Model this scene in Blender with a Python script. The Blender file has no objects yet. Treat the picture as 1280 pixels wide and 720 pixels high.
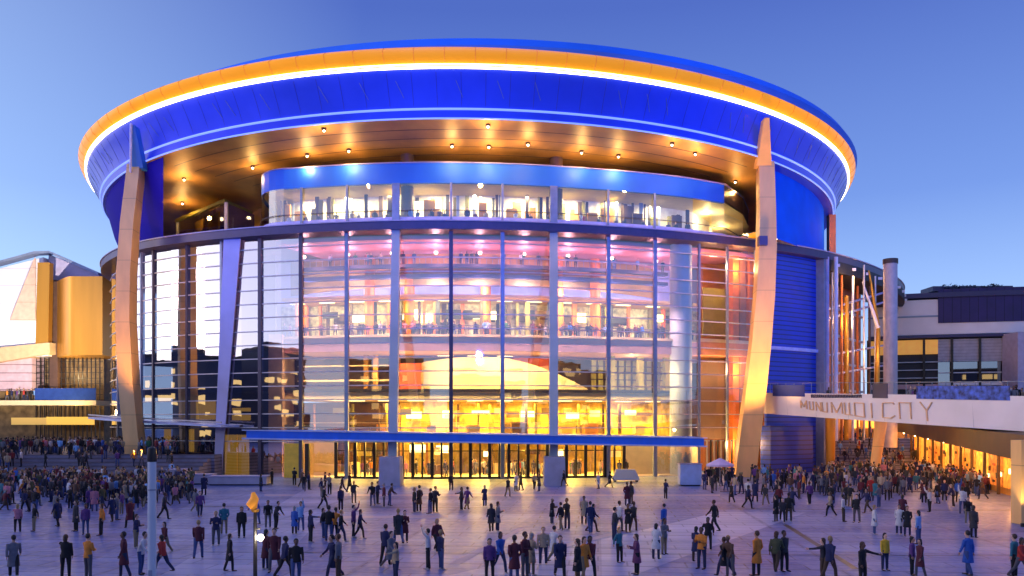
import bpy, bmesh, math, random
from mathutils import Vector, Matrix
random.seed(11)
R_ = random.Random(5)
sc = bpy.context.scene
COL = sc.collection
F = 1023.0; EYE = 5.8; HY = 530.0; CX = 640.0
rad = math.radians

# ------------------------------------------------------------------ materials
MATS = {}
GLASSES = []
def mat(name, col, rough=0.6, metal=0.0, var=0.12, vs=1.5, bump=0.0, bs=20.0, emit=None, es=0.0, stripes=None, spec=0.5, stretch=(1,1,1)):
    if name in MATS: return MATS[name]
    m = bpy.data.materials.new(name); m.use_nodes = True
    nt = m.node_tree; N = nt.nodes; L = nt.links
    b = N['Principled BSDF']
    b.inputs['Roughness'].default_value = rough; b.inputs['Metallic'].default_value = metal
    b.inputs['Specular IOR Level'].default_value = spec
    tc = N.new('ShaderNodeTexCoord'); mp = N.new('ShaderNodeMapping'); mp.inputs['Scale'].default_value = stretch
    L.new(tc.outputs['Object'], mp.inputs['Vector'])
    nz = N.new('ShaderNodeTexNoise'); nz.inputs['Scale'].default_value = vs; nz.inputs['Detail'].default_value = 5
    L.new(mp.outputs[0], nz.inputs['Vector'])
    rp = N.new('ShaderNodeValToRGB')
    rp.color_ramp.elements[0].position = .3; rp.color_ramp.elements[1].position = .7
    rp.color_ramp.elements[0].color = (*[max(0, c*(1-var)) for c in col], 1)
    rp.color_ramp.elements[1].color = (*[min(1, c*(1+var)) for c in col], 1)
    L.new(nz.outputs['Fac'], rp.inputs['Fac'])
    out = rp.outputs['Color']
    if stripes:
        axis, period, dark, width = stripes
        sp = N.new('ShaderNodeSeparateXYZ'); L.new(tc.outputs['Object'], sp.inputs[0])
        md = N.new('ShaderNodeMath'); md.operation = 'PINGPONG'; md.inputs[1].default_value = period/2
        L.new(sp.outputs[axis], md.inputs[0])
        lt = N.new('ShaderNodeMath'); lt.operation = 'LESS_THAN'; lt.inputs[1].default_value = width/2
        L.new(md.outputs[0], lt.inputs[0])
        mx = N.new('ShaderNodeMixRGB'); mx.blend_type = 'MULTIPLY'; mx.inputs['Color2'].default_value = (dark, dark, dark, 1)
        L.new(lt.outputs[0], mx.inputs['Fac']); L.new(out, mx.inputs['Color1']); out = mx.outputs[0]
    L.new(out, b.inputs['Base Color'])
    mr = N.new('ShaderNodeMapRange'); mr.inputs['To Min'].default_value = max(.02, rough-.1); mr.inputs['To Max'].default_value = min(1, rough+.12)
    L.new(nz.outputs['Fac'], mr.inputs['Value']); L.new(mr.outputs[0], b.inputs['Roughness'])
    if bump:
        n2 = N.new('ShaderNodeTexNoise'); n2.inputs['Scale'].default_value = bs; n2.inputs['Detail'].default_value = 4
        L.new(mp.outputs[0], n2.inputs['Vector'])
        bp = N.new('ShaderNodeBump'); bp.inputs['Strength'].default_value = bump; bp.inputs['Distance'].default_value = .05
        L.new(n2.outputs['Fac'], bp.inputs['Height']); L.new(bp.outputs[0], b.inputs['Normal'])
    if emit:
        b.inputs['Emission Color'].default_value = (*emit, 1); b.inputs['Emission Strength'].default_value = es
    MATS[name] = m
    return m

def glass_mat(name, tint, base, rough=0.015, bump=.0):
    m = bpy.data.materials.new(name); m.use_nodes = True
    nt = m.node_tree; N = nt.nodes; L = nt.links; N.remove(N['Principled BSDF'])
    out = N['Material Output']
    tr = N.new('ShaderNodeBsdfTransparent'); tr.inputs[0].default_value = (*tint, 1)
    gl = N.new('ShaderNodeBsdfGlossy'); gl.inputs['Roughness'].default_value = rough
    gl.inputs['Color'].default_value = (.93, .93, 1, 1)
    fr = N.new('ShaderNodeFresnel'); fr.inputs['IOR'].default_value = 1.5
    ad = N.new('ShaderNodeMath'); ad.operation = 'ADD'; ad.inputs[1].default_value = base; ad.use_clamp = True
    L.new(fr.outputs[0], ad.inputs[0])
    mx = N.new('ShaderNodeMixShader'); L.new(ad.outputs[0], mx.inputs[0]); L.new(tr.outputs[0], mx.inputs[1]); L.new(gl.outputs[0], mx.inputs[2])
    L.new(mx.outputs[0], out.inputs['Surface'])
    if bump:
        tc = N.new('ShaderNodeTexCoord'); nz = N.new('ShaderNodeTexNoise'); nz.inputs['Scale'].default_value = .35
        L.new(tc.outputs['Object'], nz.inputs['Vector'])
        bp = N.new('ShaderNodeBump'); bp.inputs['Strength'].default_value = bump; bp.inputs['Distance'].default_value = .05
        L.new(nz.outputs['Fac'], bp.inputs['Height']); L.new(bp.outputs[0], gl.inputs['Normal'])
    MATS[name] = m
    return m

def emat(name, col, s):
    m = bpy.data.materials.new(name); m.use_nodes = True
    b = m.node_tree.nodes['Principled BSDF']; b.inputs['Base Color'].default_value = (*[min(.8, c) for c in col], 1)
    b.inputs['Emission Color'].default_value = (*col, 1); b.inputs['Emission Strength'].default_value = s
    MATS[name] = m
    return m

# ------------------------------------------------------------------ mesh builder
class MB:
    def __init__(s): s.v = []; s.f = []; s.smooth = False
    def quad(s, a, b, c, d):
        n = len(s.v); s.v += [tuple(a), tuple(b), tuple(c), tuple(d)]; s.f.append((n, n+1, n+2, n+3))
    def poly(s, pts):
        n = len(s.v); s.v += [tuple(p) for p in pts]; s.f.append(tuple(range(n, n+len(pts))))
    def hexa(s, p):   # 8 points: bottom 4 ccw, top 4 ccw
        n = len(s.v); s.v += [tuple(q) for q in p]
        for f in ((3,2,1,0), (4,5,6,7), (0,1,5,4), (1,2,6,5), (2,3,7,6), (3,0,4,7)): s.f.append(tuple(n+i for i in f))
    def box(s, x0, x1, y0, y1, z0, z1):
        s.hexa([(x0,y0,z0),(x1,y0,z0),(x1,y1,z0),(x0,y1,z0),(x0,y0,z1),(x1,y0,z1),(x1,y1,z1),(x0,y1,z1)])
    def obox(s, c, ux, hx, hy, z0, z1, top=1.0):   # box centred on c=(x,y), ux unit direction of local x
        uy = (-ux[1], ux[0]); P = []
        for z, k in ((z0, 1.0), (z1, top)):
            for sx, sy in ((-1,-1),(1,-1),(1,1),(-1,1)):
                P.append((c[0]+ux[0]*hx*sx*k+uy[0]*hy*sy*k, c[1]+ux[1]*hx*sx*k+uy[1]*hy*sy*k, z))
        s.hexa(P)
    def prism(s, plan, z0, z1, zf=None):   # plan polygon, optionally z offset function
        n = len(s.v); k = len(plan)
        zf = zf or (lambda p: 0)
        s.v += [(p[0], p[1], z0+zf(p)) for p in plan] + [(p[0], p[1], z1+zf(p)) for p in plan]
        s.f.append(tuple(n+i for i in reversed(range(k)))); s.f.append(tuple(n+k+i for i in range(k)))
        for i in range(k):
            j = (i+1) % k; s.f.append((n+i, n+j, n+k+j, n+k+i))
    def loft(s, rings, closed=False, caps=True):
        n = len(s.v); k = len(rings[0])
        for r in rings: s.v += [tuple(p) for p in r]
        m = len(rings)
        for i in range(m if closed else m-1):
            a = n+i*k; b = n+((i+1) % m)*k
            for j in range(k):
                j2 = (j+1) % k; s.f.append((a+j, a+j2, b+j2, b+j))
        if caps and not closed:
            s.f.append(tuple(n+j for j in reversed(range(k)))); s.f.append(tuple(n+(m-1)*k+j for j in range(k)))
    def tube(s, pts, radii, seg=8, up=None):
        pts = [Vector(p) for p in pts]; rings = []
        for i, p in enumerate(pts):
            t = (pts[min(i+1, len(pts)-1)]-pts[max(i-1, 0)]).normalized()
            u = Vector(up) if up else (Vector((1,0,0)) if abs(t.x) < .8 else Vector((0,1,0)))
            a = (u - t*u.dot(t)).normalized(); b = t.cross(a)
            r = radii[i] if isinstance(radii, (list, tuple)) else radii
            rx, ry = r if isinstance(r, (list, tuple)) else (r, r)
            rings.append([p + a*rx*math.cos(2*math.pi*k/seg) + b*ry*math.sin(2*math.pi*k/seg) for k in range(seg)])
        s.loft(rings)
    def bar(s, a, b, w):
        s.tube([a, b], w/2*1.2, 6)
    def ball(s, c, r, seg=10, rings=6, sc_=(1,1,1)):
        R = []
        for i in range(rings+1):
            th = math.pi*(i+.02 if i == 0 else i-.02 if i == rings else i)/rings
            R.append([(c[0]+r*sc_[0]*math.sin(th)*math.cos(2*math.pi*k/seg), c[1]+r*sc_[1]*math.sin(th)*math.sin(2*math.pi*k/seg), c[2]-r*sc_[2]*math.cos(th)) for k in range(seg)])
        s.loft(R)
    def mesh(s, name, m, smooth=False):
        me = bpy.data.meshes.new(name); me.from_pydata(s.v, [], s.f); me.materials.append(m)
        if smooth: me.polygons.foreach_set('use_smooth', [True]*len(me.polygons))
        me.update(); return me
    def build(s, name, m, parent=None, smooth=False):
        bm = bmesh.new(); me = s.mesh(name, m, smooth); bm.from_mesh(me)
        (m in GLASSES) or bmesh.ops.recalc_face_normals(bm, faces=bm.faces); bm.to_mesh(me); bm.free()
        if smooth: me.set_sharp_from_angle(angle=rad(40))
        o = bpy.data.objects.new(name, me); COL.objects.link(o)
        if parent:
            o.parent = parent; o.matrix_parent_inverse = parent.matrix_basis.inverted()
        return o

def empty(name, label, cat, loc=(0,0,0), group=None):
    o = bpy.data.objects.new(name, None); COL.objects.link(o); o.location = loc; o.empty_display_size = .3
    o['label'] = label; o['category'] = cat
    if group: o['group'] = group
    return o
def tag(o, label, cat, group=None):
    o['label'] = label; o['category'] = cat
    if group: o['group'] = group
    return o
def struct(name, mb, m, label=None):
    o = mb.build(name, m); o['kind'] = 'structure'
    if label: o['label'] = label
    return o
def light(kind, name, loc, energy, col, size=.2, target=None, cone=None, blend=.5, sizey=None, parent=None):
    d = bpy.data.lights.new(name, kind); d.energy = energy; d.color = col
    if kind in ('POINT', 'SPOT'): d.shadow_soft_size = size
    if kind == 'AREA':
        d.size = size
        if sizey: d.shape = 'RECTANGLE'; d.size_y = sizey
    if kind == 'SPOT': d.spot_size = cone; d.spot_blend = blend
    o = bpy.data.objects.new(name, d); COL.objects.link(o); o.location = loc
    if target is not None:
        o.rotation_euler = (Vector(target)-Vector(loc)).to_track_quat('-Z', 'Y').to_euler()
    return o

# ------------------------------------------------------------------ survey of the photo: pixel + distance -> point
V3 = lambda *a: Vector(a)
def P(px, py, d): return Vector(((px-CX)/F*d, d, EYE+(HY-py)/F*d))
FP = [(117,338),(123,326),(130,318),(150,306),(175,299),(235,291.5),(300,285),(360,280.5),(430,277),(500,275),(560,274.3),(640,276),(700,279),
      (760,282),(820,286),(880,291),(945,298.5),(1000,307),(1040,314),(1080,325),(1110,339),(1124,350)]
HC = 21.2
plan = []
for px, py in FP:
    d = HC*F/(HY-py); plan.append(((px-CX)/F*d, d))
plan = [(-57.0, 127), (-58.4, 120)] + plan + [(63.3, 127), (64.5, 137)]
def catmull(pts, n=8):
    out = []
    for i in range(len(pts)-1):
        p0 = pts[max(i-1,0)]; p1 = pts[i]; p2 = pts[i+1]; p3 = pts[min(i+2, len(pts)-1)]
        for k in range(n):
            t = k/n
            out.append(tuple(.5*((2*p1[j])+(-p0[j]+p2[j])*t+(2*p0[j]-5*p1[j]+4*p2[j]-p3[j])*t*t+(-p0[j]+3*p1[j]-3*p2[j]+p3[j])*t**3) for j in range(2)))
    out.append(pts[-1]); return out
# light smoothing of plan
for _ in range(2):
    plan = [plan[0]]+[tuple(.25*plan[i-1][j]+.5*plan[i][j]+.25*plan[i+1][j] for j in range(2)) for i in range(1, len(plan)-1)]+[plan[-1]]
DENSE = catmull(plan, 8)
DPX = [CX+F*x/y for x, y in DENSE]
i_lo = min(range(len(DENSE)//2), key=lambda i: DPX[i]); i_hi = max(range(len(DENSE)//2, len(DENSE)), key=lambda i: DPX[i])
CEN = (-5.0, 140.0)
def fac_i(s):
    i = max(0, min(len(DENSE)-2, int(s))); t = s-i
    return tuple(DENSE[i][j]*(1-t)+DENSE[i+1][j]*t for j in range(2))
def s_of(px):
    px = max(DPX[i_lo], min(DPX[i_hi], px))
    for i in range(i_lo, i_hi):
        if DPX[i] <= px <= DPX[i+1]: return i+(px-DPX[i])/(DPX[i+1]-DPX[i]+1e-9)
    return i_hi
def inset(p, d):
    v = Vector((CEN[0]-p[0], CEN[1]-p[1])).normalized(); return (p[0]+v.x*d, p[1]+v.y*d)
GL = 1.2   # glass sits this far behind the cornice edge
# IN(px, d): the plan point seen at pixel column px on the curve that runs d behind the cornice edge
def curve_in(d): return [inset(p, d) for p in DENSE]
_cache = {}
def IN(px, d):
    key = round(d, 3)
    if key not in _cache:
        c = curve_in(d); _cache[key] = (c, [CX+F*x/y for x, y in c])
    c, X = _cache[key]
    lo = min(range(len(c)//2), key=lambda i: X[i]); hi = max(range(len(c)//2, len(c)), key=lambda i: X[i])
    px = max(X[lo], min(X[hi], px))
    for i in range(lo, hi):
        if X[i] <= px <= X[i+1]:
            t = (px-X[i])/(X[i+1]-X[i]+1e-9); return tuple(c[i][j]*(1-t)+c[i+1][j]*t for j in range(2))
    return c[hi]
def band(px0, px1, d0, d1, z0, z1, n=None, mb=None, zf=None):
    """curved slab between inset d0 and d1 along the facade"""
    mb = mb or MB(); n = n or max(1, int(abs(px1-px0)/14))
    a = [IN(px0+(px1-px0)*i/n, d0) for i in range(n+1)]
    b = [inset(p, d1-d0) for p in a]
    rings = []
    for p, q in zip(a, b):
        dz = zf(p) if zf else 0
        rings.append([(p[0], p[1], z0+dz), (q[0], q[1], z0+dz), (q[0], q[1], z1+dz), (p[0], p[1], z1+dz)])
    mb.loft(rings); return mb
def tang(px, d=0):
    a = Vector(IN(px-3, d)); b = Vector(IN(px+3, d)); v = (b-a).normalized(); return (v.x, v.y)
def zat(py, d): return EYE+(HY-py)/F*d

# ------------------------------------------------------------------ palette
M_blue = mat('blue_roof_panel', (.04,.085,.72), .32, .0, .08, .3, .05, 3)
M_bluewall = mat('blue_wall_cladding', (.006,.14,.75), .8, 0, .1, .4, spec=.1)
M_bluecor = mat('blue_corrugated', (.008,.05,.50), .4, 0, .1, .6, stripes=(2, .55, .35, .14))
M_band = mat('blue_band', (.015,.17,.72), .6, 0, .08, .3)
M_trim = mat('pale_trim', (.5,.55,.85), .4)
M_orange = mat('orange_glow_rim', (.95,.34,.01), .35, 0, .1, .3, emit=(1,.33,.004), es=.42)  # LED light on the cove is put into the rim as a glow
M_led = emat('warm_white_led', (1,.80,.50), 4.5)
M_bled = emat('blue_led', (.22,.34,1), .7)
M_soffit = mat('bronze_soffit', (.48,.25,.075), .5, .15, .3, .25, .06, 2, stretch=(1,1,4))
M_bronze = mat('dark_bronze', (.10,.055,.04), .4, .3)
M_cornice = mat('dark_violet_cornice', (.055,.045,.12), .4, .2)
M_corlip = mat('cornice_lip', (.42,.38,.55), .4)
M_mull = mat('steel_mullion', (.24,.28,.38), .4, .4)
M_mulld = mat('dark_mullion', (.07,.06,.10), .4, .3)
M_tran = mat('pale_transom', (.55,.52,.55), .4, .2)
M_col = mat('blue_grey_column', (.42,.48,.56), .55, 0, .1, .5)
M_plinth = mat('pale_concrete', (.42,.38,.48), .8, 0, .12, 1.2, .2, 12)
M_pylon = mat('cream_pylon', (.85,.50,.20), .55, 0, .16, .5, .08, 3, stripes=(2,3.4,.55,.05), stretch=(1,1,.35))
M_slabp = mat('rose_plaster', (.75,.42,.40), .6, 0, .06)
M_cream = mat('cream_plaster', (.78,.62,.34), .6, 0, .06)
M_dish = mat('cream_panels', (.82,.66,.36), .5, 0, .05, 1, stripes=(2, 1.0, .8, .05))
M_lobby = mat('yellow_lobby_wall', (.75,.50,.09), .6, 0, .55, 1.6, stretch=(1,1,.6))
M_conc = mat('concourse_wall', (.68,.60,.34), .6, 0, .55, 1.8)
M_pinkc = mat('pink_ceiling', (.60,.22,.32), .5, 0, .2, .25)
M_lav = mat('lavender_wall', (.55,.50,.75), .6, 0, .15, .2)
M_copper = mat('copper_column', (.80,.20,.025), .45, .0, .12)
M_dark = mat('dark_interior', (.035,.03,.035), .6)
M_navy = mat('navy_interior', (.03,.035,.10), .5, 0, .3, .5)
M_brown = mat('brown_interior', (.10,.055,.03), .6, 0, .3, .6)
M_olive = mat('olive_panel', (.28,.24,.05), .6)
M_rust = mat('rust_interior', (.45,.16,.06), .6, 0, .25, .4)
M_red = mat('red_interior', (.6,.08,.02), .6)
M_white = mat('white_bridge', (.82,.76,.80), .5, 0, .06, .4)
M_canopy = mat('blue_canopy', (.02,.16,.85), .5, 0, .08)
M_gold = mat('gold_metal_panel', (.50,.235,.03), .35, .5, .12, .6, stretch=(1,1,.1))
M_frame = mat('black_frame', (.02,.018,.02), .4, .3)
M_wood = mat('amber_wood', (.55,.25,.05), .6, 0, .25, 1)
M_pave = None
M_glass = glass_mat('curtain_glass', (.93,.95,.97), .20, .012, .12)
M_glassL = glass_mat('coated_curtain_glass', (.62,.66,.8), .50, .012, .12)
M_glass2 = glass_mat('clear_glass', (.95,.95,.97), .05)
GLASSES += [M_glass, M_glassL, M_glass2]
M_lampw = emat('lamp_glow', (1,.72,.36), 22)
M_lamppk = emat('pink_lamp', (1,.62,.5), 9)
M_lit = emat('lit_ceiling_panel', (1,.78,.32), 3.0)
M_litw = emat('lit_window', (1,.62,.2), .9)

# ------------------------------------------------------------------ WORLD
w = bpy.data.worlds.new('World'); sc.world = w; w.use_nodes = True
nt = w.node_tree; N = nt.nodes; L = nt.links
bg = N['Background']
sky = N.new('ShaderNodeTexSky'); sky.sky_type = 'NISHITA'; sky.sun_disc = False
sky.sun_elevation = rad(1.5); sky.sun_rotation = rad(255); sky.dust_density = 1.0
tc = N.new('ShaderNodeTexCoord'); sp = N.new('ShaderNodeSeparateXYZ'); L.new(tc.outputs['Generated'], sp.inputs[0])
rp = N.new('ShaderNodeValToRGB'); cr = rp.color_ramp
cr.elements[0].position = 0.0; cr.elements[0].color = (.50,.68,.95,1)
cr.elements[1].position = 1.0; cr.elements[1].color = (.035,.07,.36,1)
for p_, c_ in ((.12, (.25,.42,.80)), (.25, (.115,.225,.62)), (.45, (.048,.10,.42))):
    e = cr.elements.new(p_); e.color = (*c_, 1)
L.new(sp.outputs['Z'], rp.inputs['Fac'])
# evening glow low in the west (left of and behind the camera)
gd = Vector((-1.0, -.12, .06)).normalized()
dt = N.new('ShaderNodeVectorMath'); dt.operation = 'DOT_PRODUCT'; dt.inputs[1].default_value = gd
nrm = N.new('ShaderNodeVectorMath'); nrm.operation = 'NORMALIZE'; L.new(tc.outputs['Generated'], nrm.inputs[0]); L.new(nrm.outputs[0], dt.inputs[0])
gr = N.new('ShaderNodeValToRGB'); g = gr.color_ramp
g.elements[0].position = .04; g.elements[0].color = (0,0,0,1); g.elements[1].position = 1; g.elements[1].color = (1.0,.92,.85,1)
e = g.elements.new(.08); e.color = (0,0,0,1); e = g.elements.new(.45); e.color = (.075,.10,.09,1); e = g.elements.new(.72); e.color = (.16,.13,.15,1); e = g.elements.new(.88); e.color = (.52,.43,.45,1)
L.new(dt.outputs['Value'], gr.inputs['Fac'])
gs = N.new('ShaderNodeMixRGB'); gs.blend_type = 'MULTIPLY'; gs.inputs['Fac'].default_value = 1; gs.inputs['Color2'].default_value = (1.7,1.7,1.7,1)
L.new(gr.outputs[0], gs.inputs['Color1'])
ad = N.new('ShaderNodeMixRGB'); ad.blend_type = 'ADD'; ad.inputs['Fac'].default_value = 1
L.new(rp.outputs[0], ad.inputs['Color1']); L.new(gs.outputs[0], ad.inputs['Color2'])
sk = N.new('ShaderNodeMixRGB'); sk.blend_type = 'ADD'; sk.inputs['Fac'].default_value = .04
L.new(ad.outputs[0], sk.inputs['Color1']); L.new(sky.outputs[0], sk.inputs['Color2'])
L.new(sk.outputs[0], bg.inputs['Color']); bg.inputs['Strength'].default_value = .86

# sun: nearly set, a weak broad warm-pink light from the west
sd = Vector((-1, -.35, .10))
s_ = light('SUN', 'sun', (-50,-20,40), .22, (1,.72,.62)); s_.data.angle = rad(12)
s_.rotation_euler = (-sd).to_track_quat('-Z', 'Y').to_euler()

# ------------------------------------------------------------------ CAMERA
cam = bpy.data.objects.new('camera', bpy.data.cameras.new('camera')); COL.objects.link(cam); sc.camera = cam
cam.location = (0,0,EYE); cam.rotation_euler = (rad(90),0,0)
cam.data.sensor_width = 36; cam.data.lens = F/1280*36; cam.data.shift_y = 170/1280; cam.data.clip_end = 3000; cam.data.clip_start = .1
sc.view_settings.view_transform = 'Standard'; sc.view_settings.look = 'None'; sc.view_settings.gamma = 1; sc.view_settings.exposure = 0.58
sc.view_settings.use_curve_mapping = False
sc.cycles.use_denoising = True; sc.cycles.max_bounces = 7; sc.cycles.transparent_max_bounces = 14; sc.cycles.glossy_bounces = 4
sc.cycles.diffuse_bounces = 3; sc.cycles.sample_clamp_indirect = 6; sc.cycles.caustics_reflective = False; sc.cycles.caustics_refractive = False

# ------------------------------------------------------------------ GROUND
def paving(name, c1, c2, cm):
    m = bpy.data.materials.new(name); m.use_nodes = True
    nt = m.node_tree; N = nt.nodes; L = nt.links; b = N['Principled BSDF']
    tc = N.new('ShaderNodeTexCoord'); mp = N.new('ShaderNodeMapping'); L.new(tc.outputs['Object'], mp.inputs[0]); mp.inputs['Rotation'].default_value = (0,0,rad(6))
    br = N.new('ShaderNodeTexBrick'); L.new(mp.outputs[0], br.inputs['Vector'])
    br.inputs['Color1'].default_value = (*c1,1); br.inputs['Color2'].default_value = (*c2,1); br.inputs['Mortar'].default_value = (*cm,1)
    br.inputs['Scale'].default_value = 1.0; br.inputs['Brick Width'].default_value = 2.4; br.inputs['Row Height'].default_value = 1.2; br.inputs['Mortar Size'].default_value = .04
    b2 = N.new('ShaderNodeTexBrick'); L.new(mp.outputs[0], b2.inputs['Vector']); b2.offset = 0; b2.inputs['Brick Width'].default_value = 9.6; b2.inputs['Row Height'].default_value = 4.8; b2.inputs['Scale'].default_value = 1; b2.inputs['Mortar Size'].default_value = .16
    b2.inputs['Color1'].default_value = (1,1,1,1); b2.inputs['Color2'].default_value = (.86,.88,.92,1); b2.inputs['Mortar'].default_value = (.70,.70,.74,1)
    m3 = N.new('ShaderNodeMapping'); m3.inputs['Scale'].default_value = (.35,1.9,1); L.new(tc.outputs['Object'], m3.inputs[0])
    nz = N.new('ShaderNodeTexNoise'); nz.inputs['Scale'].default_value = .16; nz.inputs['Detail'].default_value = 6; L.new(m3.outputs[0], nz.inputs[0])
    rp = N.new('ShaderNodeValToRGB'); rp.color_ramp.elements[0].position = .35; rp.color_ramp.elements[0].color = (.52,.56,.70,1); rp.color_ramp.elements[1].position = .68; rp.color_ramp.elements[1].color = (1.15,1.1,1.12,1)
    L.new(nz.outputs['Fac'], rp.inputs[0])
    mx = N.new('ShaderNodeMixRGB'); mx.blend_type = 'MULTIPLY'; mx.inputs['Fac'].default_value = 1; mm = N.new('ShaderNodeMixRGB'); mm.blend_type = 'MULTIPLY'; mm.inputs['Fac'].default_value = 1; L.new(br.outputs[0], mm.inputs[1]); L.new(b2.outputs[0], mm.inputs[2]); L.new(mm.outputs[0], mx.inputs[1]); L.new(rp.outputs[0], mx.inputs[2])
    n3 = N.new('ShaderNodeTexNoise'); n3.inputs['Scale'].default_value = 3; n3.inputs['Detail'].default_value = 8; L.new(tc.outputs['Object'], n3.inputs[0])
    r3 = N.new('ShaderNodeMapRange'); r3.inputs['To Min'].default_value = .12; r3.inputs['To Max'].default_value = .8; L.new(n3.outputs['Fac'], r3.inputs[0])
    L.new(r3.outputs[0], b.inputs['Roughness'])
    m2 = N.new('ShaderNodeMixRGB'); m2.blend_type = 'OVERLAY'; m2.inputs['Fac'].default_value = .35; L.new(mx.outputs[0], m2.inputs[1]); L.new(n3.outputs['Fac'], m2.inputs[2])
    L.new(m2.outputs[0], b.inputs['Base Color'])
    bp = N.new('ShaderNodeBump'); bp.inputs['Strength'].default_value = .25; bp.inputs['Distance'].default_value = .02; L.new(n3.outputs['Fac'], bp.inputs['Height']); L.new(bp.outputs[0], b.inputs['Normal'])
    return m
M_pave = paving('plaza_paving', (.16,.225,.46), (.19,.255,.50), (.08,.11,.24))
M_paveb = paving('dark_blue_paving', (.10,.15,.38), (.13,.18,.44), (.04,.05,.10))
M_pavel = mat('pale_stone_band', (.36,.34,.44), .6, 0, .15, .5, .2, 8)
M_step = mat('stone_step', (.22,.20,.28), .7, 0, .2, .8, .2, 10, stripes=(2,.36,.45,.1))
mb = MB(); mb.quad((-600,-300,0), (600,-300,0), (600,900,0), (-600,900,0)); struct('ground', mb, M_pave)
def sheet(name, pts, z, m):
    mb = MB(); mb.poly([(x, y, z) for x, y in pts]); return struct(name, mb, m)
def G(px, py): d = EYE*F/(py-HY); return ((px-CX)/F*d, d)
sheet('paving_inlay', [G(760,657), G(1300,662), G(1300,666), G(740,665)], .004, M_paveb)
sheet('paving_inlay', [G(640,660), G(700,625), G(905,626), G(985,656)], .008, M_paveb)
sheet('paving_inlay', [G(700,700), G(760,672), G(930,671), G(1015,712), G(900,706)], .004, M_paveb)
sheet('paving_inlay', [G(560,705), G(648,661), G(655,661), G(575,705)], .012, M_pavel)
sheet('paving_inlay', [G(985,656), G(1075,712), G(1066,712), G(978,656)], .012, M_frame)
sheet('paving_inlay', [G(0,632), G(240,628), G(120,700), G(0,720)], .004, M_paveb)
sheet('paving_inlay', [G(300,646), G(560,644), G(560,647), G(300,649)], .004, M_pavel)
sheet('paving_inlay', [G(600,706), G(760,667), G(774,667), G(622,706)], .012, M_pavel)
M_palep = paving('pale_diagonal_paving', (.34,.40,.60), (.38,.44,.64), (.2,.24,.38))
sheet('paving_inlay', [G(200,720), G(380,612), G(440,612), G(330,720)], .006, M_palep)
sheet('paving_inlay', [G(560,720), G(900,640), G(1010,640), G(790,720)], .014, M_palep)
for y_ in (633, 690): sheet('slot_drain', [G(250,y_), G(1290,y_+5), G(1290,y_+5.6), G(250,y_+.5)], .016, M_frame)
sheet('paving_inlay', [G(330,618), G(900,618), G(900,620), G(330,620)], .004, M_pavel)
# shallow kerb/step across the right part of the plaza
mb = MB(); a, b = G(1150,690), G(1300,684)
mb.prism([G(900,612), G(1290,612), G(1290,615), G(900,615)], 0, .06); struct('kerb', mb, M_step)

# left terrace with broad steps
def terr_z(x, y):
    if x < -31.5 and y > 80: return min(7, int((y-80)/1.1)+1)*.36 if y < 80+1.1*7 else 2.52
    if x > 38.5 and y > 97: return min(18, int((y-97)/1.0)+1)*.21 if y < 115 else 3.78
    return 0
mb = MB()
for i in range(7):
    y = 80+1.1*i; mb.box(-140, -31.5-(.35 if i < 6 else 0), y, y+1.1 if i < 6 else 88.9, 0, .36*(i+1)-.003)
mb.box(-140,-42, 88.9, 140, 0, 2.51)
struct('terrace', mb, M_step)
mb = MB()
for i in range(18):
    y = 97+i; mb.box(38.5, 75, y, y+1.0 if i < 17 else 160, 0, .21*(i+1))
struct('stairs', mb, M_step)

# ------------------------------------------------------------------ THE ARENA
AR = empty('arena', 'huge round glass-fronted arena with glowing orange rim and blue roof fascia', 'arena', (-6.8,100,0))
AR_ = AR
RC = (-5.9, 131.0)
def rp_(R, ang, z, c=RC): return (c[0]+R*math.sin(ang), c[1]-R*math.cos(ang), z)   # ang 0 faces the camera
def ang_px(px, R, c=RC):
    vx, vy = (px-CX)/F, 1.0
    A = vx*vx+vy*vy; B = -2*(vx*c[0]+vy*c[1]); Cc = c[0]**2+c[1]**2-R*R
    D = B*B-4*A*Cc
    t = (-B-math.sqrt(max(0, D)))/(2*A); x, y = vx*t, vy*t
    return math.atan2(x-c[0], -(y-c[1]))
def revolve(profile, a0=-math.pi, a1=math.pi, n=160, c=RC):
    """profile list of (R,z); open sheet"""
    mb = MB(); full = abs(a1-a0) > 6.28
    k = len(profile); cols = n if full else n+1
    for i in range(cols):
        a = a0+(a1-a0)*i/n
        for R, z in profile: mb.v.append(rp_(R, a, z, c))
    for i in range(n):
        for j in range(k-1):
            p = i*k+j; q = ((i+1) % cols)*k+j; mb.f.append((p, q, q+1, p+1))
    return mb
# roof
revolve([(0.01,46.5),(30,45.0),(48,43.0),(53.0,42.25)], n=160, c=(-4.0,131)).build('roof_deck', M_bluewall, AR, True)
revolve([(53.0,42.25),(54.0,42.1),(54.6,41.2),(53.6,40.0)], n=200, c=(-4.0,131)).build('roof_parapet', M_band, AR, True)
revolve([(53.5,40.9),(55.6,40.55),(56.15,40.15),(55.95,39.6),(55.35,39.12)], n=220).build('orange_rim', M_orange, AR, True)
revolve([(55.3,39.1),(55.42,39.09),(55.42,39.02),(55.3,39.0)], n=220).build('led_strip', M_led, AR, True)
revolve([(55.3,39.0),(55.36,38.98),(55.36,38.88),(55.3,38.86)], n=220).build('dark_reveal', M_bronze, AR, True)
revolve([(55.3,38.86),(55.42,38.84),(55.42,38.76),(55.2,38.72)], n=220).build('led_strip', M_led, AR, True)
fa = revolve([(55.2,38.72),(55.1,38.45),(54.75,37.9),(54.35,37.2),(53.95,36.45),(53.62,35.7)], n=220).build('roof_fascia', M_blue, AR, True)
revolve([(53.62,35.7),(53.72,35.67),(53.72,35.6),(53.58,35.5)], n=220).build('trim_ring', M_bled, AR, True)
revolve([(53.58,35.5),(53.35,34.88)], n=220).build('lower_fascia', M_blue, AR, True)
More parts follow.
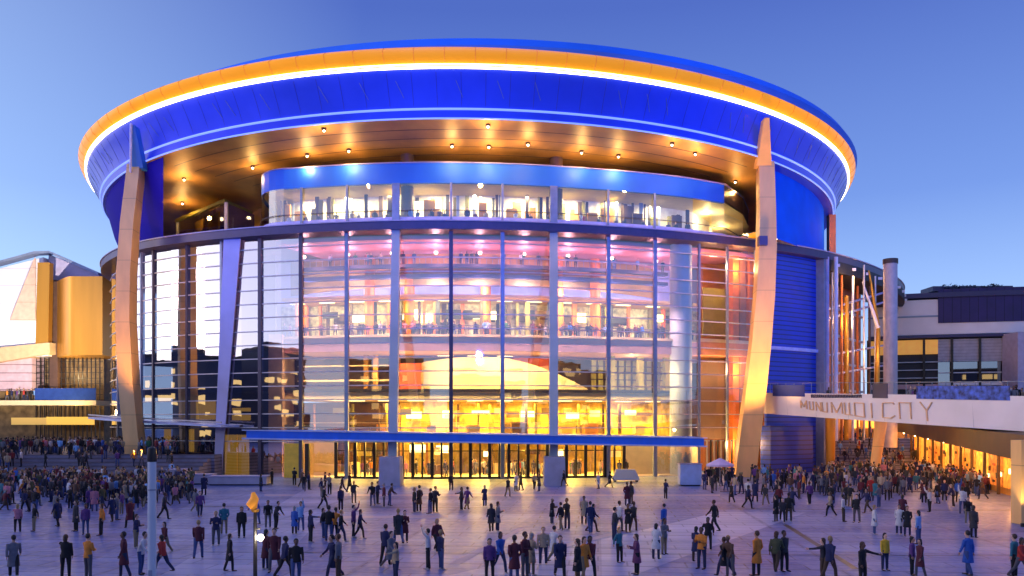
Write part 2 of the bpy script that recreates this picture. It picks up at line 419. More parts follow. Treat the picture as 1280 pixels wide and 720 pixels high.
revolve([(53.35,34.88),(53.43,34.86),(53.43,34.79),(53.3,34.74)], n=220).build('trim_ring', M_bled, AR, True)
# panel joints on the fascia: short pale marks
for k in range(44):
    mbj = MB()
    if k % 4 == 1: continue
    a = -1.35+k*2.7/43+R_.uniform(-.02,.02)
    p0 = Vector(rp_(54.78, a, 37.85)); p1 = Vector(rp_(54.02, a+.012, 36.5))
    mbj.tube([p0, p1], .022, 4)
    mbj.build('panel_joint', M_mull, fa)
aL = ang_px(200, 52.2); aR = ang_px(950, 52.2)
for k in range(72):
    a = -1.5+k*3.0/71; mbj = MB()
    prof = [(55.1,38.45),(54.75,37.9),(54.35,37.2),(53.95,36.45),(53.62,35.75)]
    mbj.tube([rp_(R+.008, a, z) for R, z in prof], .014, 4); mbj.build('fascia_seam', M_cornice, fa)
for k in range(60):
    a = -1.5+k*3.0/59; mbj = MB(); mbj.tube([rp_(R+.012, a+.02, z) for R, z in [(55.6,40.55),(56.15,40.15),(55.95,39.6),(55.4,39.17)]], .02, 4); mbj.build('rim_seam', M_copper, AR)
# soffit: flat ring
revolve([(53.3,34.74),(52.6,34.78),(34,34.78)], aL-.9, aR+.7, n=180).build('soffit', M_soffit, AR, True)
revolve([(53.28,34.70),(51.5,34.5)], aR+.02, 2*math.pi+aL-.02, n=140).build('outer_soffit', M_blue, AR, True)
# soffit board joints
mbj = MB()
for R in (50.5, 48, 45.5, 43, 40.5, 38):
    n = 70
    rings = []
    for i in range(n+1):
        a = aL+(aR-aL)*i/n
        rings.append([rp_(R-.05, a, 34.76), rp_(R+.05, a, 34.76), rp_(R+.05, a, 34.79), rp_(R-.05, a, 34.79)])
    mbj.loft(rings)
mbj.build('soffit_joint', M_bronze, AR)
# drum walls
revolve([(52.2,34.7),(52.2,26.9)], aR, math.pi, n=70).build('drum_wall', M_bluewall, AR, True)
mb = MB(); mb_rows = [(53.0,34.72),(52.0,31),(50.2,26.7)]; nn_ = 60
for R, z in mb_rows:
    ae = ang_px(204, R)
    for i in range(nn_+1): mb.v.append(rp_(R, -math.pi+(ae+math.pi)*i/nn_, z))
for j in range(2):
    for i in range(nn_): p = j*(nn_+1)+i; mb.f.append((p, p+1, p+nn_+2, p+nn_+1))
mb.build('drum_wall', mat('dimmed_blue_cladding', (.02,.012,.30), .85, 0, .1, .4, spec=.1), AR, True)  # left wall's dimmer light put into a darker, more violet colour
revolve([(35,34.75),(35,22)], aL-1.2, aR+1.1, n=110).build('recess_wall', M_soffit, AR, True)
for a, nm in ():
    mb = MB(); p, q = rp_(52.1, a, 0), rp_(35, a*1.12, 0)
    mb.prism([(p[0],p[1]), (q[0],q[1]), (q[0]+.3,q[1]), (p[0]+.3,p[1])], 26.5, 34.7); mb.build(nm, M_soffit if a < 0 else M_bronze, AR)
# orange pier beside the blue drum wall, right
mb = MB(); p = P(1039, 300, 113); mb.obox((p.x,p.y), (1,0), .45, .5, 3.0, 34.6); mb.build('orange_pier', M_copper, AR)
# columns in recess
for px in (509, 695):
    mb = MB(); a = ang_px(px, 43.0); p = rp_(43.0, a, 0)
    mb.tube([(p[0],p[1],27), (p[0],p[1],34.8)], .72, 20); mb.build('recess_column', M_bronze, AR, True)

# recess downlights
spots = [(230,222),(228,252),(316,207),(384,192),(405,160),(436,186),(565,180),(610,155),(611,181),(773,193),(727,188),(869,190),(919,225),(840,178),(660,178)]
for i, (px, py) in enumerate(spots):
    d = 29*F/(HY-py); p = P(px, py, d); z = 34.62
    mb = MB(); mb.tube([(p.x,p.y,34.76),(p.x,p.y,34.55)], .24, 12); o = mb.build('downlight', M_bronze, AR)
    mb = MB(); mb.ball((p.x,p.y,34.52), .10, 10, 6); mb.build('bulb', M_lampw, o)
    light('POINT', 'downlight_lamp', (p.x,p.y,33.3), 300, (1,.58,.17), .25)

# ---- cornice
n = 150
def path_band(s0, s1, d0, d1, z0, z1, n=120):
    mb = MB(); rings = []
    for i in range(n+1):
        p = fac_i(s0+(s1-s0)*i/n); a = inset(p, d0); b = inset(p, d1)
        rings.append([(a[0],a[1],z0), (b[0],b[1],z0), (b[0],b[1],z1), (a[0],a[1],z1)])
    mb.loft(rings); return mb
SE = len(DENSE)-1
path_band(0, SE, 0, 2.2, 26.1, 26.95, 180).build('cornice', M_cornice, AR)
path_band(0, SE, -.12, .6, 26.952, 27.06, 180).build('cornice_lip', M_corlip, AR)

# deck behind cornice (roof of the glass hall)
path_band(s_of(150), s_of(960), 2.2, 16, 26.4, 26.75, 120).build('deck', M_bronze, AR)

# ---- curtain wall
mull = [(120,0),(127,0),(135,0),(149,0),(178,0),(193,1),(235,1),(278,0),(326,1),(377,1),(434,0),(495,0),(564,1),(628,0),(692,0),(760,0),(818,0),(873,0),(908,0),(943,0)]
mpx = [m[0] for m in mull]
ZT = 26.1
zs = [3.9]+[3.9+1.5*(i+1) for i in range(15)]
zs = [z for z in zs if z < 25.9]
for i in range(len(mpx)-1):
    a = IN(mpx[i], GL); b = IN(mpx[i+1], GL); mb = MB()
    ed = [0.0]+zs+[ZT]; wid = math.hypot(a[0]-b[0], a[1]-b[1]); nx = max(1, round(wid/2.9))
    seg = [IN(mpx[i]+(mpx[i+1]-mpx[i])*k/nx, GL) for k in range(nx+1)]
    for k in range(nx):
        p, q = Vector(seg[k]), Vector(seg[k+1]); t = (q-p).normalized(); nn = Vector((t.y, -t.x))
        for j in range(len(ed)-1):
            if ed[j] < 3 and 400 < mpx[i] < 800: continue
            o1, o2, o3 = [R_.uniform(-.006, .006) for _ in range(3)]
            c = [(p, ed[j], o1), (q, ed[j], o2), (q, ed[j+1], o3), (p, ed[j+1], o1+o3-o2)]
            mb.quad(*[(v.x+nn.x*o, v.y+nn.y*o, z) for v, z, o in c])
    if mb.f: mb.build('glass_bay', M_glassL if mpx[i] < 376 else M_glass2 if mpx[i] > 870 else M_glass, AR)
for px, dk in mull:
    if px in (495, 692): continue
    p = IN(px, GL); t = tang(px, GL); mb = MB(); wd = .13 if px < 873 else .1
    if 300 < px < 873: wd = .2
    mb.obox(inset(p, -.12), t, wd, .14, 0, ZT-.01); mb.build('mullion', M_mulld if dk else M_mull, AR)
for z in zs:
    band(120, 943, GL-.1, GL+.06, z-.055, z+.055, 80).build('transom', M_tran, AR)
# leaning lavender fin shaped to stand for a reflection in the left glass
def lean(nm, pxt, pxb, wt, wb, m, dd=2.2):
    a = IN(pxb, dd); b = IN(pxt, dd); mb = MB()
    mb.hexa([(a[0]-wb,a[1],0),(a[0]+wb,a[1]-wb*.4,0),(a[0]+wb,a[1]+.25-wb*.4,0),(a[0]-wb,a[1]+.25,0),(b[0]-wt,b[1],26.4),(b[0]+wt,b[1]-wt*.4,26.4),(b[0]+wt,b[1]+.25-wt*.4,26.4),(b[0]-wt,b[1]+.25,26.4)])
    mb.build(nm, m, AR)
lean('reflection_fin', 291, 272, 1.0, .45, MATS['lavender_wall'], .85)
# big leaning columns with plinths
for px, pb in ((495, 491), (692, 692)):
    top = IN(px, .9); bot = P(pb, 572, 78.6); mb = MB()
    hw = .42
    mb.hexa([(bot.x-hw,bot.y-.4,2.5),(bot.x+hw,bot.y-.4,2.5),(bot.x+hw,bot.y+.5,2.5),(bot.x-hw,bot.y+.5,2.5),
             (top[0]-hw,top[1]-.4,26.4),(top[0]+hw,top[1]-.4,26.4),(top[0]+hw,top[1]+.5,26.4),(top[0]-hw,top[1]+.5,26.4)])
    c = mb.build('leaning_column', M_col, AR)
    mb = MB(); mb.obox((bot.x, 77.6), (1,0), 1.02, 1.3, 0, 2.72, .93); mb.build('plinth', M_plinth, c)
# pale blue stand by right entrance (plinth block)
# ---- interior
band(345, 943, 3.4, 15, 25.8, 26.2).build('upper_ceiling', M_pinkc, AR)
band(345, 943, 15, 15.3, 13, 26.3).build('lavender_back_wall', M_lav, AR)
g_ = band(378, 835, 9, 9.8, 23.85, 24.25).build('gallery', M_navy, AR)
mb = MB()
for i in range(60):
    px = 380+i*7.6; p = IN(px, 9.2); mb.tube([(p[0],p[1],24.25),(p[0],p[1],25.0)], .03, 4)
band(378, 835, 9.15, 9.2, 24.95, 25.0, mb=mb)
mb.build('railing', M_mull, g_)
band(378, 835, 10.2, 11.2, 22.9, 23.3).build('gallery_beam', M_navy, AR)
for px in (462, 512, 607, 698, 744):
    p = IN(px, 11.6); mb = MB(); mb.tube([(p[0],p[1],15.4),(p[0],p[1],25.9)], .62, 16); mb.build('copper_column', M_copper, AR, True)
band(345, 872, 3, 15, 13.7, 15.4).build('floor_slab', M_slabp, AR)
band(345, 872, 2.7, 2.99, 15.2, 15.45).build('slab_trim', M_cream, AR)
band(352, 872, 14.2, 14.5, 15.42, 20.6).build('concourse_wall', M_conc, AR)
band(352, 872, 9, 14.2, 20.4, 20.75).build('concourse_soffit', M_cream, AR)
# clutter on the concourse: kiosks, menu boards, posts
for i in range(80):
    px = 372+i*6.1+R_.uniform(-2,2); dd = R_.uniform(11.0, 13.6); p = IN(px, dd); t = tang(px, dd); mb = MB()
    kind = R_.random()
    if kind < .45:
        mb.obox(p, t, R_.uniform(.12,.3), .2, 15.42, 20.3); mb.build('concourse_post', R_.choice([M_brown, M_dark, M_copper, M_olive]), AR)
    elif kind < .75:
        z = R_.uniform(17.8, 18.6); mb.obox(p, t, R_.uniform(.5,1.0), .1, z, z+R_.uniform(.7,1.2)); mb.build('menu_board', R_.choice([M_lit, M_lit, M_dark, M_brown]), AR)
    else:
        mb.obox(p, t, R_.uniform(.6,1.2), .4, 15.42, 16.5); mb.build('bar_counter', R_.choice([M_brown, M_cream, M_navy]), AR)
rl = MB(); band(352, 872, 3.5, 3.56, 16.42, 16.5, mb=rl)
for i in range(90):
    p = IN(354+i*5.8, 3.52); rl.tube([(p[0],p[1],15.4),(p[0],p[1],16.44)], .025, 4)
rl.build('concourse_railing', M_mulld, AR)
# middle level
band(345, 840, 4, 15, 8.45, 9.5).build('mezzanine_slab', M_cream, AR)
band(345, 840, 3.7, 3.99, 9.3, 9.62).build('mezzanine_trim', M_frame, AR)
band(345, 872, 13, 13.3, 9.5, 13.7).build('mezzanine_wall', M_brown, AR)
for px in (458, 470, 497):
    p = IN(px, 8); mb = MB(); mb.obox(p, tang(px,8), .28, .2, 9.5, 13.69); mb.build('lit_frame', M_gold, AR)
band(372, 495, 6, 6.1, 10.6, 10.8).build('warm_rail', M_cream, AR)
band(372, 495, 6.3, 6.4, 12.3, 12.45).build('warm_rail', M_cream, AR)
band(500, 526, 6.5, 6.8, 9.5, 12.6).build('red_booth', M_red, AR)
band(640, 690, 10.5, 10.8, 11.5, 13.69).build('red_booth', M_red, AR)
# the big cream dish (curved-top screen)
mb = MB(); n = 40; rings = []
for i in range(n+1):
    px = 527+(735-527)*i/n; u = (px-527)/(735-527)
    top = 11.7+1.75*math.sin(math.pi*min(1, .18+u*.86))**.8 if px < 735 else 9.9
    if u > .35: top = 13.45-3.6*((u-.35)/.65)**1.9
    else: top = 12.75+.7*(u/.35)**.6
    p = IN(px, 8.0-1.4*math.sin(math.pi*u)); q = inset(p, .3)
    rings.append([(p[0],p[1],9.52),(q[0],q[1],9.52),(q[0],q[1],top),(p[0],p[1],top)])
mb.loft(rings); mb.build('cream_screen', M_dish, AR)
mb = MB()
for i in range(14):
    for j in range(5):
        px = 742+i*8.6; p = IN(px, 10); t = tang(px, 10)
        mb.obox(p, t, .3, .1, 9.6+j*.8, 10.25+j*.8)
mb.build('shelving', M_olive, AR)
for px in (764, 800, 833):
    p = IN(px, 7); mb = MB(); mb.obox(p, tang(px,7), .35, .3, 9.5, 13.69); mb.build('interior_post', M_olive, AR)
# lobby
band(345, 500, 12, 12.3, 0, 8.4).build('lobby_wall', M_brown, AR)
band(500, 842, 12, 12.3, 0, 8.4).build('lobby_wall', M_lobby, AR)
band(345, 860, 2, 12, .004, .05).build('lobby_floor', M_cream, AR)
band(500, 800, 7, 12, 4.3, 4.6).build('lobby_gallery', M_lobby, AR)
for dd, z in ((6.9, 5.3), (6.9, 5.9)):
    band(345, 800, dd, dd+.06, z, z+.07).build('lobby_rail', M_cream, AR)
for i in range(96):
    px = 352+i*4.9+R_.uniform(-2,2); dd = R_.uniform(7.4, 11.6); p = IN(px, dd); t = tang(px, dd); mb = MB(); up = R_.random() < .55
    z0 = 4.62 if up else .05
    k = R_.random(); dark_side = px < 500
    if k < .4:
        mb.obox(p, t, R_.uniform(.06,.18), .15, z0, z0+3.5); mb.build('lobby_post', R_.choice([M_brown, M_olive, M_wood]), AR)
    elif k < .75:
        a = R_.uniform(.3,1.1); z = z0+R_.uniform(1.7,2.5); mb.obox(p, t, a, .08, z, z+R_.uniform(.4,.9))
        mb.build('lobby_sign', R_.choice([M_lit, M_lit, M_white, M_brown] if not dark_side else [M_brown, M_olive, M_dark]), AR)
    else:
        mb.obox(p, t, R_.uniform(.4,1.0), .4, z0, z0+R_.uniform(.9,1.5)); mb.build('lobby_counter', R_.choice([M_wood, M_cream, M_brown]), AR)
# lit ceiling panels
for i in range(13):
    px = 372+i*37
    for dd, z, rng in ((6.5, 8.38, (430, 830)), (9.5, 13.62, (520, 640)), (11.5, 20.35, (352, 872))):
        if rng[0] < px < rng[1]:
            p = IN(px, dd); mb = MB(); mb.obox(p, tang(px,dd), .9, .25, z, z+.06); mb.build('ceiling_light', M_lit, AR)
# doors
dxs = [420+i*(780-420)/30 for i in range(31)]
for i, px in enumerate(dxs):
    if abs(px-495) < 5 or abs(px-692) < 5: pass
    p = IN(px, GL); mb = MB(); mb.obox(p, tang(px,GL), .10 if i % 2 else .17, .08, 0, 3.84); mb.build('door_frame', M_frame, AR)
for i in range(30):
    px = (dxs[i]+dxs[i+1])/2; px0, px1 = dxs[i]+1.2, dxs[i+1]-1.2
    a, b = IN(px0, GL+.05), IN(px1, GL+.05); mb = MB(); mb.quad((a[0],a[1],.02),(b[0],b[1],.02),(b[0],b[1],2.9),(a[0],a[1],2.9))
    o = mb.build('glass_door', M_glass2, AR)
    band(px0, px1, GL, GL+.1, 2.9, 3.0, 1).build('top_rail', M_frame, o); band(px0, px1, GL, GL+.1, .0, .22, 1).build('bottom_rail', M_frame, o)
    mb = MB(); p = IN(px, GL-.08); mb.tube([(p[0],p[1],.9),(p[0],p[1],1.5)], .025, 6); mb.build('handle', M_tran, o)
# solid panels at the ends of the door line
band(355, 374, GL-.2, GL+.1, 0, 3.7, 2).build('yellow_panel', mat('yellow_panel', (.85,.55,.05), .5), AR)
band(780, 872, 4.5, 4.8, 0, 3.9).build('side_wall', M_cream, AR)
band(374, 420, 5, 5.3, 0, 3.9).build('side_wall', M_cream, AR)
band(381, 386, .6, .9, 0, 3.7, 1).build('dark_door', M_frame, AR)
# partition between the hall and the left wing
mb = MB(); p = IN(347, 1.6); q = IN(366, 15)
mb.prism([(p[0]-1.0,p[1]), (p[0]+.5,p[1]), (q[0]+.5,q[1]), (q[0]-1.0,q[1])], 0, 15.6); mb.build('partition_wall', mat('peach_plaster', (.72,.45,.30), .6), AR)
# right part interior
p = IN(851, 3); mb = MB(); mb.tube([(p[0],p[1],0),(p[0],p[1],26.2)], 1.25, 24); mb.build('round_column', M_col, AR, True)
band(874, 943, 9, 9.3, 0, 26).build('rust_wall', M_rust, AR)
band(874, 943, 3, 9, 13.8, 15.3).build('floor_slab', mat('terracotta', (.62,.25,.13), .6), AR)
band(874, 943, 3, 3.3, 15.3, 15.7).build('slab_trim', M_cream, AR)
band(879, 912, 5, 5.2, 16.2, 22.0).build('olive_screen', M_olive, AR)
band(874, 908, 5, 5.2, 4.0, 13.4).build('brown_screen', M_brown, AR)
for px, m in ((917, M_copper), (937, M_copper), (926, M_rust)):
    p = IN(px, 4); mb = MB(); mb.obox(p, tang(px,4), .45, .4, 0, 25.9); mb.build('copper_pier', m, AR)
for i in range(12):
    px = 884+i*4.4; p = IN(px, .4); mb = MB(); mb.obox(p, tang(px,.4), .07, .07, 0, 4.0); mb.build('gate_bar', M_frame if i % 2 else M_cream, AR)
# left wing interior
band(126, 344, 9, 9.3, 0, 26).build('left_back_wall', M_navy, AR)
for z in (5.2, 9.4, 13.7):
    band(126, 344, 2, 9, z, z+.5).build('left_floor', M_navy, AR)
for (a, b, z0, z1) in ((205,212,.1,4.2),(233,241,.1,4.2),(281,296,.1,4.6),(298,310,.1,4.6),(245,268,6.3,8.4),(290,312,6.2,6.9),(290,312,7.2,7.6),(160,166,6,12)):
    band(a, b, 2.0, 2.2, z0+(2.52 if a < 240 and z0 < 1 else 0), z1+(1 if a < 240 else 0), 2).build('amber_panel', mat('amber_panel', (.8,.42,.04), .5, emit=(1,.5,.05), es=.35), AR)
band(110, 276, -1.8, .9, 6.3, 6.55, 20, zf=lambda p: (p[0]+50)*-.045).build('left_canopy', M_trim, AR)
band(110, 276, -1.9, -1.75, 6.75, 6.9, 20, zf=lambda p: (p[0]+50)*-.045).build('left_canopy_rail', M_tran, AR)
# reflected-light coloured panels: left wing solid blind behind glass
# ---- lounge above the cornice
def lounge_path(off=0):
    pts = []
    pts += [(-31.4+off, 106), (-31.0+off, 100)]
    pf = IN(366, 1.4+off); rr = 4.6; pts = [(pf[0]-rr-.9, pf[1]+14), (pf[0]-rr-.3, pf[1]+8)]
    for k in range(8):
        th = math.pi/2*k/7; pts.append((pf[0]-rr*math.cos(th), pf[1]+rr-rr*math.sin(th)))
    for px in range(372, 861, 15): pts.append(IN(px, 1.4+off))
    e = IN(866, 1.5+off); pts.append(e)
    pts += [(24.5-off, 94.5+off), (28.2-off, 100), (30.6-off, 106), (31.5-off,110)]
    return pts
def strip(pa, z0, z1, th=.3):
    mb = MB(); rings = []
    for p in pa:
        q = inset(p, th); rings.append([(p[0],p[1],z0),(q[0],q[1],z0),(q[0],q[1],z1),(p[0],p[1],z1)])
    mb.loft(rings); return mb
lp = lounge_path(); nl = len(lp)
strip(lp[:nl-3], 31.3, 33.4, .4).build('lounge_blue_band', M_band, AR)
strip(lp[nl-4:], 31.5, 33.39, .4).build('lounge_return_band', M_bronze, AR)
strip(lounge_path(-.12), 33.42, 33.52, .4).build('lounge_coping', M_corlip, AR)
strip(lp, 26.8, 27.75, .25).build('lounge_parapet', mat('lavender_parapet', (.55,.52,.78), .4), AR)
mb = MB()
for p, q in zip(lp[:-1], lp[1:]): mb.quad((p[0],p[1],27.75),(q[0],q[1],27.75),(q[0],q[1],31.3),(p[0],p[1],31.3))
mb.build('lounge_glazing', M_glass, AR)
l2 = [inset(p, 5) for p in lp[2:]]
strip(l2, 26.78, 33.0, .3).build('lounge_wall', mat('lounge_wall', (.82,.74,.56), .6, 0, .3, .9), AR)
mb = MB(); top = lp+[inset(p, 10) for p in reversed(lp)]
n0 = len(lp); mb.v = [(p[0],p[1],33.38) for p in top]
for i in range(n0-1): mb.f.append((i, i+1, 2*n0-2-i, 2*n0-1-i))
mb.build('lounge_roof', M_bronze, AR)
mb = MB(); mb.v = [(p[0],p[1],31.35) for p in top]
for i in range(n0-1): mb.f.append((i, i+1, 2*n0-2-i, 2*n0-1-i))
mb.build('lounge_ceiling', M_cream, AR)
for px in mpx:
    if 330 < px < 870:
        p = IN(px, 1.2); mb = MB(); mb.obox(p, tang(px,1), .11 if px not in (495,692) else .4, .12, 27.0, 31.25 if px not in (495,692) else 31.25); mb.build('lounge_mullion', M_mull, AR)
for i in range(100):
    px = 345+i*5.2+R_.uniform(-2,2); dd = R_.uniform(4.0, 6.0); p = IN(px, dd); mb = MB(); k = R_.random()
    if k < .5: mb.obox(p, tang(px,dd), R_.uniform(.06,.22), .1, 26.8, 31.0); mb.build('lounge_post', R_.choice([M_dark, M_olive, M_brown, M_mull]), AR)
    elif k < .8: mb.obox(p, tang(px,dd), R_.uniform(.2,.7), .1, 28.3, R_.uniform(29.3,30.6)); mb.build('lounge_screen', R_.choice([M_wood, M_olive, M_brown, M_lit, M_gold]), AR)
# railing on lounge parapet
mb = strip([inset(p,-.2) for p in lp], 28.35, 28.42, .05); mb.build('lounge_railing', M_mulld, AR)
# small glazed corner room to the left of the lounge
c1 = P(283, 246, 104); zt = 34.0
pl = [P(222,0,112), P(283,0,102), P(318,0,108), P(262,0,118)]
pl = [(p.x,p.y) for p in pl]
mb = MB(); mb.prism(pl, 26.8, 33.4); mb.build('corner_room_glass', M_glass, AR)
mb = MB(); mb.prism([inset(p,-.3) for p in pl], 33.41, 33.8); mb.build('corner_room_roof', M_olive, AR)
mb = MB(); mb.obox(pl[1], (1,0), .2, .2, 26.8, 33.4); mb.obox(pl[0], (1,0), .15, .15, 26.8, 33.4); mb.build('corner_post', M_tran, AR)
for u in (.35, .65):
    mb = MB(); x = pl[0][0]+(pl[1][0]-pl[0][0])*u; y = pl[0][1]+(pl[1][1]-pl[0][1])*u; mb.obox((x+.5,y+.8), (.62,-.78), 1.9, .1, 26.8, 33.0); mb.build('corner_room_panel', M_gold, AR)

# ---- entrance canopy
A_ = P(308, 0, 77.2); B_ = P(880, 0, 76.6)
def cz(x): return (A_.x-x)/(B_.x-A_.x)*.72
mb = MB()
pl = [(A_.x,A_.y), (B_.x,B_.y), (B_.x+.6,84.6), (A_.x+3.5,85.6)]
mb.prism(pl, 4.40, 5.25, lambda p: cz(p[0])); cn = mb.build('entrance_canopy', M_canopy, AR)
mb = MB(); mb.prism([(A_.x-.4,A_.y-.12),(B_.x+.3,B_.y-.12),(B_.x+.3,B_.y-.003),(A_.x-.4,A_.y-.003)], 4.36, 4.5, lambda p: cz(p[0])); mb.build('canopy_edge', M_trim, cn)
mb = MB(); mb.prism([(A_.x-.4,A_.y-.12),(B_.x+.3,B_.y-.12),(B_.x+.3,B_.y-.003),(A_.x-.4,A_.y-.003)], 5.16, 5.27, lambda p: cz(p[0])); mb.build('canopy_edge', M_trim, cn)
for i in range(10):
    x = A_.x+6+(B_.x-A_.x-10)*i/9; z = 4.38+cz(x)
    mb = MB(); mb.tube([(x,80.5,z),(x,80.5,z-.06)], .16, 10); mb.build('canopy_light', M_lampw, cn)

# ---- pylons
def pylon(pts, d, name, zb):
    mb = MB(); rings = []
    for (px, py, wpx, dep) in pts:
        p = P(px, py, d); hw = wpx/2*d/F; rings.append([(p.x-hw,d-dep/2,p.z),(p.x+hw,d-dep/2,p.z),(p.x+hw*.7,d+dep/2,p.z),(p.x-hw*.7,d+dep/2,p.z)])
    mb.loft(rings); o = mb.build(name, M_pylon, AR); return o
dl = 86.0
zb = 2.5
yb = HY+(EYE-zb)*F/dl
a = ang_px(166, 55.0); rpL = rp_(55.0, a, 0); dL = rpL[1]
dL = 91.0
pl_ = pylon([(172,569,19,2.4),(169,545,18.5,2.4),(163,480,18,2.4),(159,400,17.5,2.4),(160,340,17,2.3),(164,280,16.5,2.2),(170,225,16,2.0),(171,208,15.5,1.8)], dL, 'pylon', 2.5)
mb = MB(); dt_ = rp_(55.8, ang_px(165, 55.8), 0)[1]-1.3; pp = [P(163,210,dL-.8), P(179,210,dL-.8), P(168,156,dt_), P(163.5,156,dt_)]
mb.poly(pp); mb.poly([v+Vector((0,1.2,0)) for v in pp])
for i in range(4): mb.quad(pp[i], pp[(i+1)%4], pp[(i+1)%4]+Vector((0,1.2,0)), pp[i]+Vector((0,1.2,0)))
mb.build('pylon_blade', M_band, pl_)
mb = MB(); mb.tube([P(163.2,215,dL-1.0), P(163.8,155,dt_-.15)], .13, 6); mb.build('pylon_edge', M_trim, pl_)
dR = 90.5
pr = pylon([(928,596,25,2.6),(932,560,25,2.6),(941,490,25,2.6),(948,430,24,2.5),(953,370,23,2.5),(956,310,21.5,2.4),(956,260,20,2.2),(955,205,19,2.0)], dR, 'pylon', 0)
mb = MB(); dt_ = rp_(55.8, ang_px(958, 55.8), 0)[1]-1.3; pp = [P(946,207,dR-1.0), P(964.5,207,dR-1.0), P(962,147,dt_), P(955.5,147,dt_)]; mid = P(950,178,(dR+dt_)/2-1.0)
mb.poly(pp); mb.poly([v+Vector((0,1.2,0)) for v in pp])
for i in range(4): mb.quad(pp[i], pp[(i+1)%4], pp[(i+1)%4]+Vector((0,1.2,0)), pp[i]+Vector((0,1.2,0)))
mb.build('pylon_blade', M_pylon, pr)
mb = MB(); q = P(952, 301, dR-1.5); mb.box(q.x-.3, q.x+.6, q.y-.2, q.y+.6, q.z-.5, q.z+.5); mb.build('bracket', M_cornice, pr)
for px, py, d, zt in ((150,560,84,2.6),(176,572,84,2.6),(905,598,85,.1),(930,605,84,.1)):
    pass
for x, d, z, tp in ((P(172,0,83).x, 83.0, 1.6, P(165,330,91)), (P(925,0,82).x, 82, .3, P(950,380,90)), (P(958,0,83).x, 83.0, .3, P(955,300,91))):
    mb = MB(); mb.tube([(x,d,z-.25),(x,d,z)], .18, 10); mb.build('uplight', M_frame, AR)
    light('SPOT', 'uplight_lamp', (x,d,z+.1), 15000, (1,.50,.10), .2, tp, rad(50), .7)

# ---- blue wall right of the pylon + open ring truss
band(958, 1030, GL, GL+.3, 0, 26.09, 30).build('blue_corrugated_wall', M_bluecor, AR)
band(1030, 1036, .2, GL+.6, 0, 26.09, 2).build('wall_end', M_mull, AR)
band(958, 1032, .9, GL-.01, 14.6, 15.0, 20).build('wall_ledge', M_trim, AR)
band(963, 1016, -.2, GL-.05, 0, 5.6, 10).build('blue_shutter', M_bluecor, AR)
path_band(s_of(1036), SE, -.05, 4.6, 24.7, 26.09, 50).build('ring_girder', mat('black_steel', (.012,.010,.02), .6), AR)
for i in range(9):
    s = s_of(1046)+(SE-2-s_of(1046))*i/9; p = fac_i(s); mb = MB(); t_ = (1,0); mb.obox(inset(p,.0), t_, R_.uniform(.2,.6), .12, 25.4, 25.75); mb.build('girder_fitting', M_white, AR)
# ring canopy soffit
path_band(s_of(1034), SE, 2.2, 5.0, 26.3, 26.7, 40).build('ring_soffit', M_cornice, AR)
path_band(s_of(1034), SE, 4.8, 5.3, 26.2, 27.4, 40).build('ring_inner_beam', M_bronze, AR)
for i in range(14):
    s = s_of(1040)+(SE-s_of(1040))*i/14; p = fac_i(s); a = inset(p, .3); b = inset(fac_i(min(SE, s+.8)), 5.0)
    mb = MB(); mb.bar((a[0],a[1],26.4),(b[0],b[1],26.2), .14); mb.build('ring_brace', M_corlip, AR)
    if i % 2: mb = MB(); q = inset(p, 2.5); mb.ball((q[0],q[1],26.42), .2, 8, 5); mb.build('ring_lamp', emat('cool_lamp', (1,.95,.9), 5) if 'cool_lamp' not in MATS else MATS['cool_lamp'], AR)
# pipes / hangers
for px, pyt, pyb, wpx, m, d in ((1034,318,492,5,M_corlip,101),(1040,318,492,3,M_tran,102),(1045,320,492,5,M_white,101),(1052,325,492,3,M_copper,104),(1058,370,492,6,M_gold,106),(1066,345,492,3,M_white,103),
                                (1080,330,492,2.5,M_tran,106),(1094,345,492,2.5,M_tran,108),(1072,335,492,3,M_copper,112),(1087,350,492,3,M_bronze,112)):
    a = P(px, pyt, d); mb = MB(); r = wpx/2*d/F; mb.tube([(a.x,a.y,3.7), (a.x,a.y,min(a.z,26.4))], r, 10); mb.build('hanger_pipe', m, AR, True)
mb = MB(); a = P(1086,338,107); b = P(1098,410,107); c = P(1096,492,107); mb.tube([a, b, c], [.12,.28,.34], 8); mb.build('branching_post', M_gold, AR, True)
mb = MB(); a = P(1078,352,107); mb.tube([a, b], [.1,.3], 8); mb.build('branch_strut', M_white, AR, True)
for py in (372, 384, 430, 455): 
    a = P(1036, py+14, 104); b = P(1104, py-6 if py < 400 else py+2, 111); mb = MB(); mb.bar(a, b, .25); mb.build('cross_tie', M_corlip, AR)
# building body behind the ring
mb = MB(); mb.prism([(33,101),(44,112),(52,122),(44,150),(20,150)], 0, 26.0); mb.build('right_wing', M_rust, AR)
for j in range(6):
    mb = MB(); mb.hexa([(44.0,111.5,3+j*3.7),(52.2,121.7,3+j*3.7),(52.2,122.2,3+j*3.7),(44,112.2,3+j*3.7),(44.0,111.5,3.3+j*3.7),(52.2,121.7,3.3+j*3.7),(52.2,122.2,3.3+j*3.7),(44,112.2,3.3+j*3.7)]); mb.build('floor_edge', M_tran, AR)
pq = P(1056,285,108); light('POINT', 'pier_fill', tuple(pq), 250, (1,.5,.12), .3)  # added warm fill to brighten the orange pier
# tall grey column
mb = MB(); p = P(1113,0,98); mb.tube([(p.x,p.y,3.0+0),(p.x,p.y,zat(328,98))], .78, 24); c_ = mb.build('tall_column', mat('warm_grey_column', (.66,.50,.40), .6), AR, True)
mb = MB(); mb.tube([(p.x,p.y,zat(330,98)),(p.x,p.y,zat(324,98))], .86, 24); mb.build('column_cap', M_brown, c_)

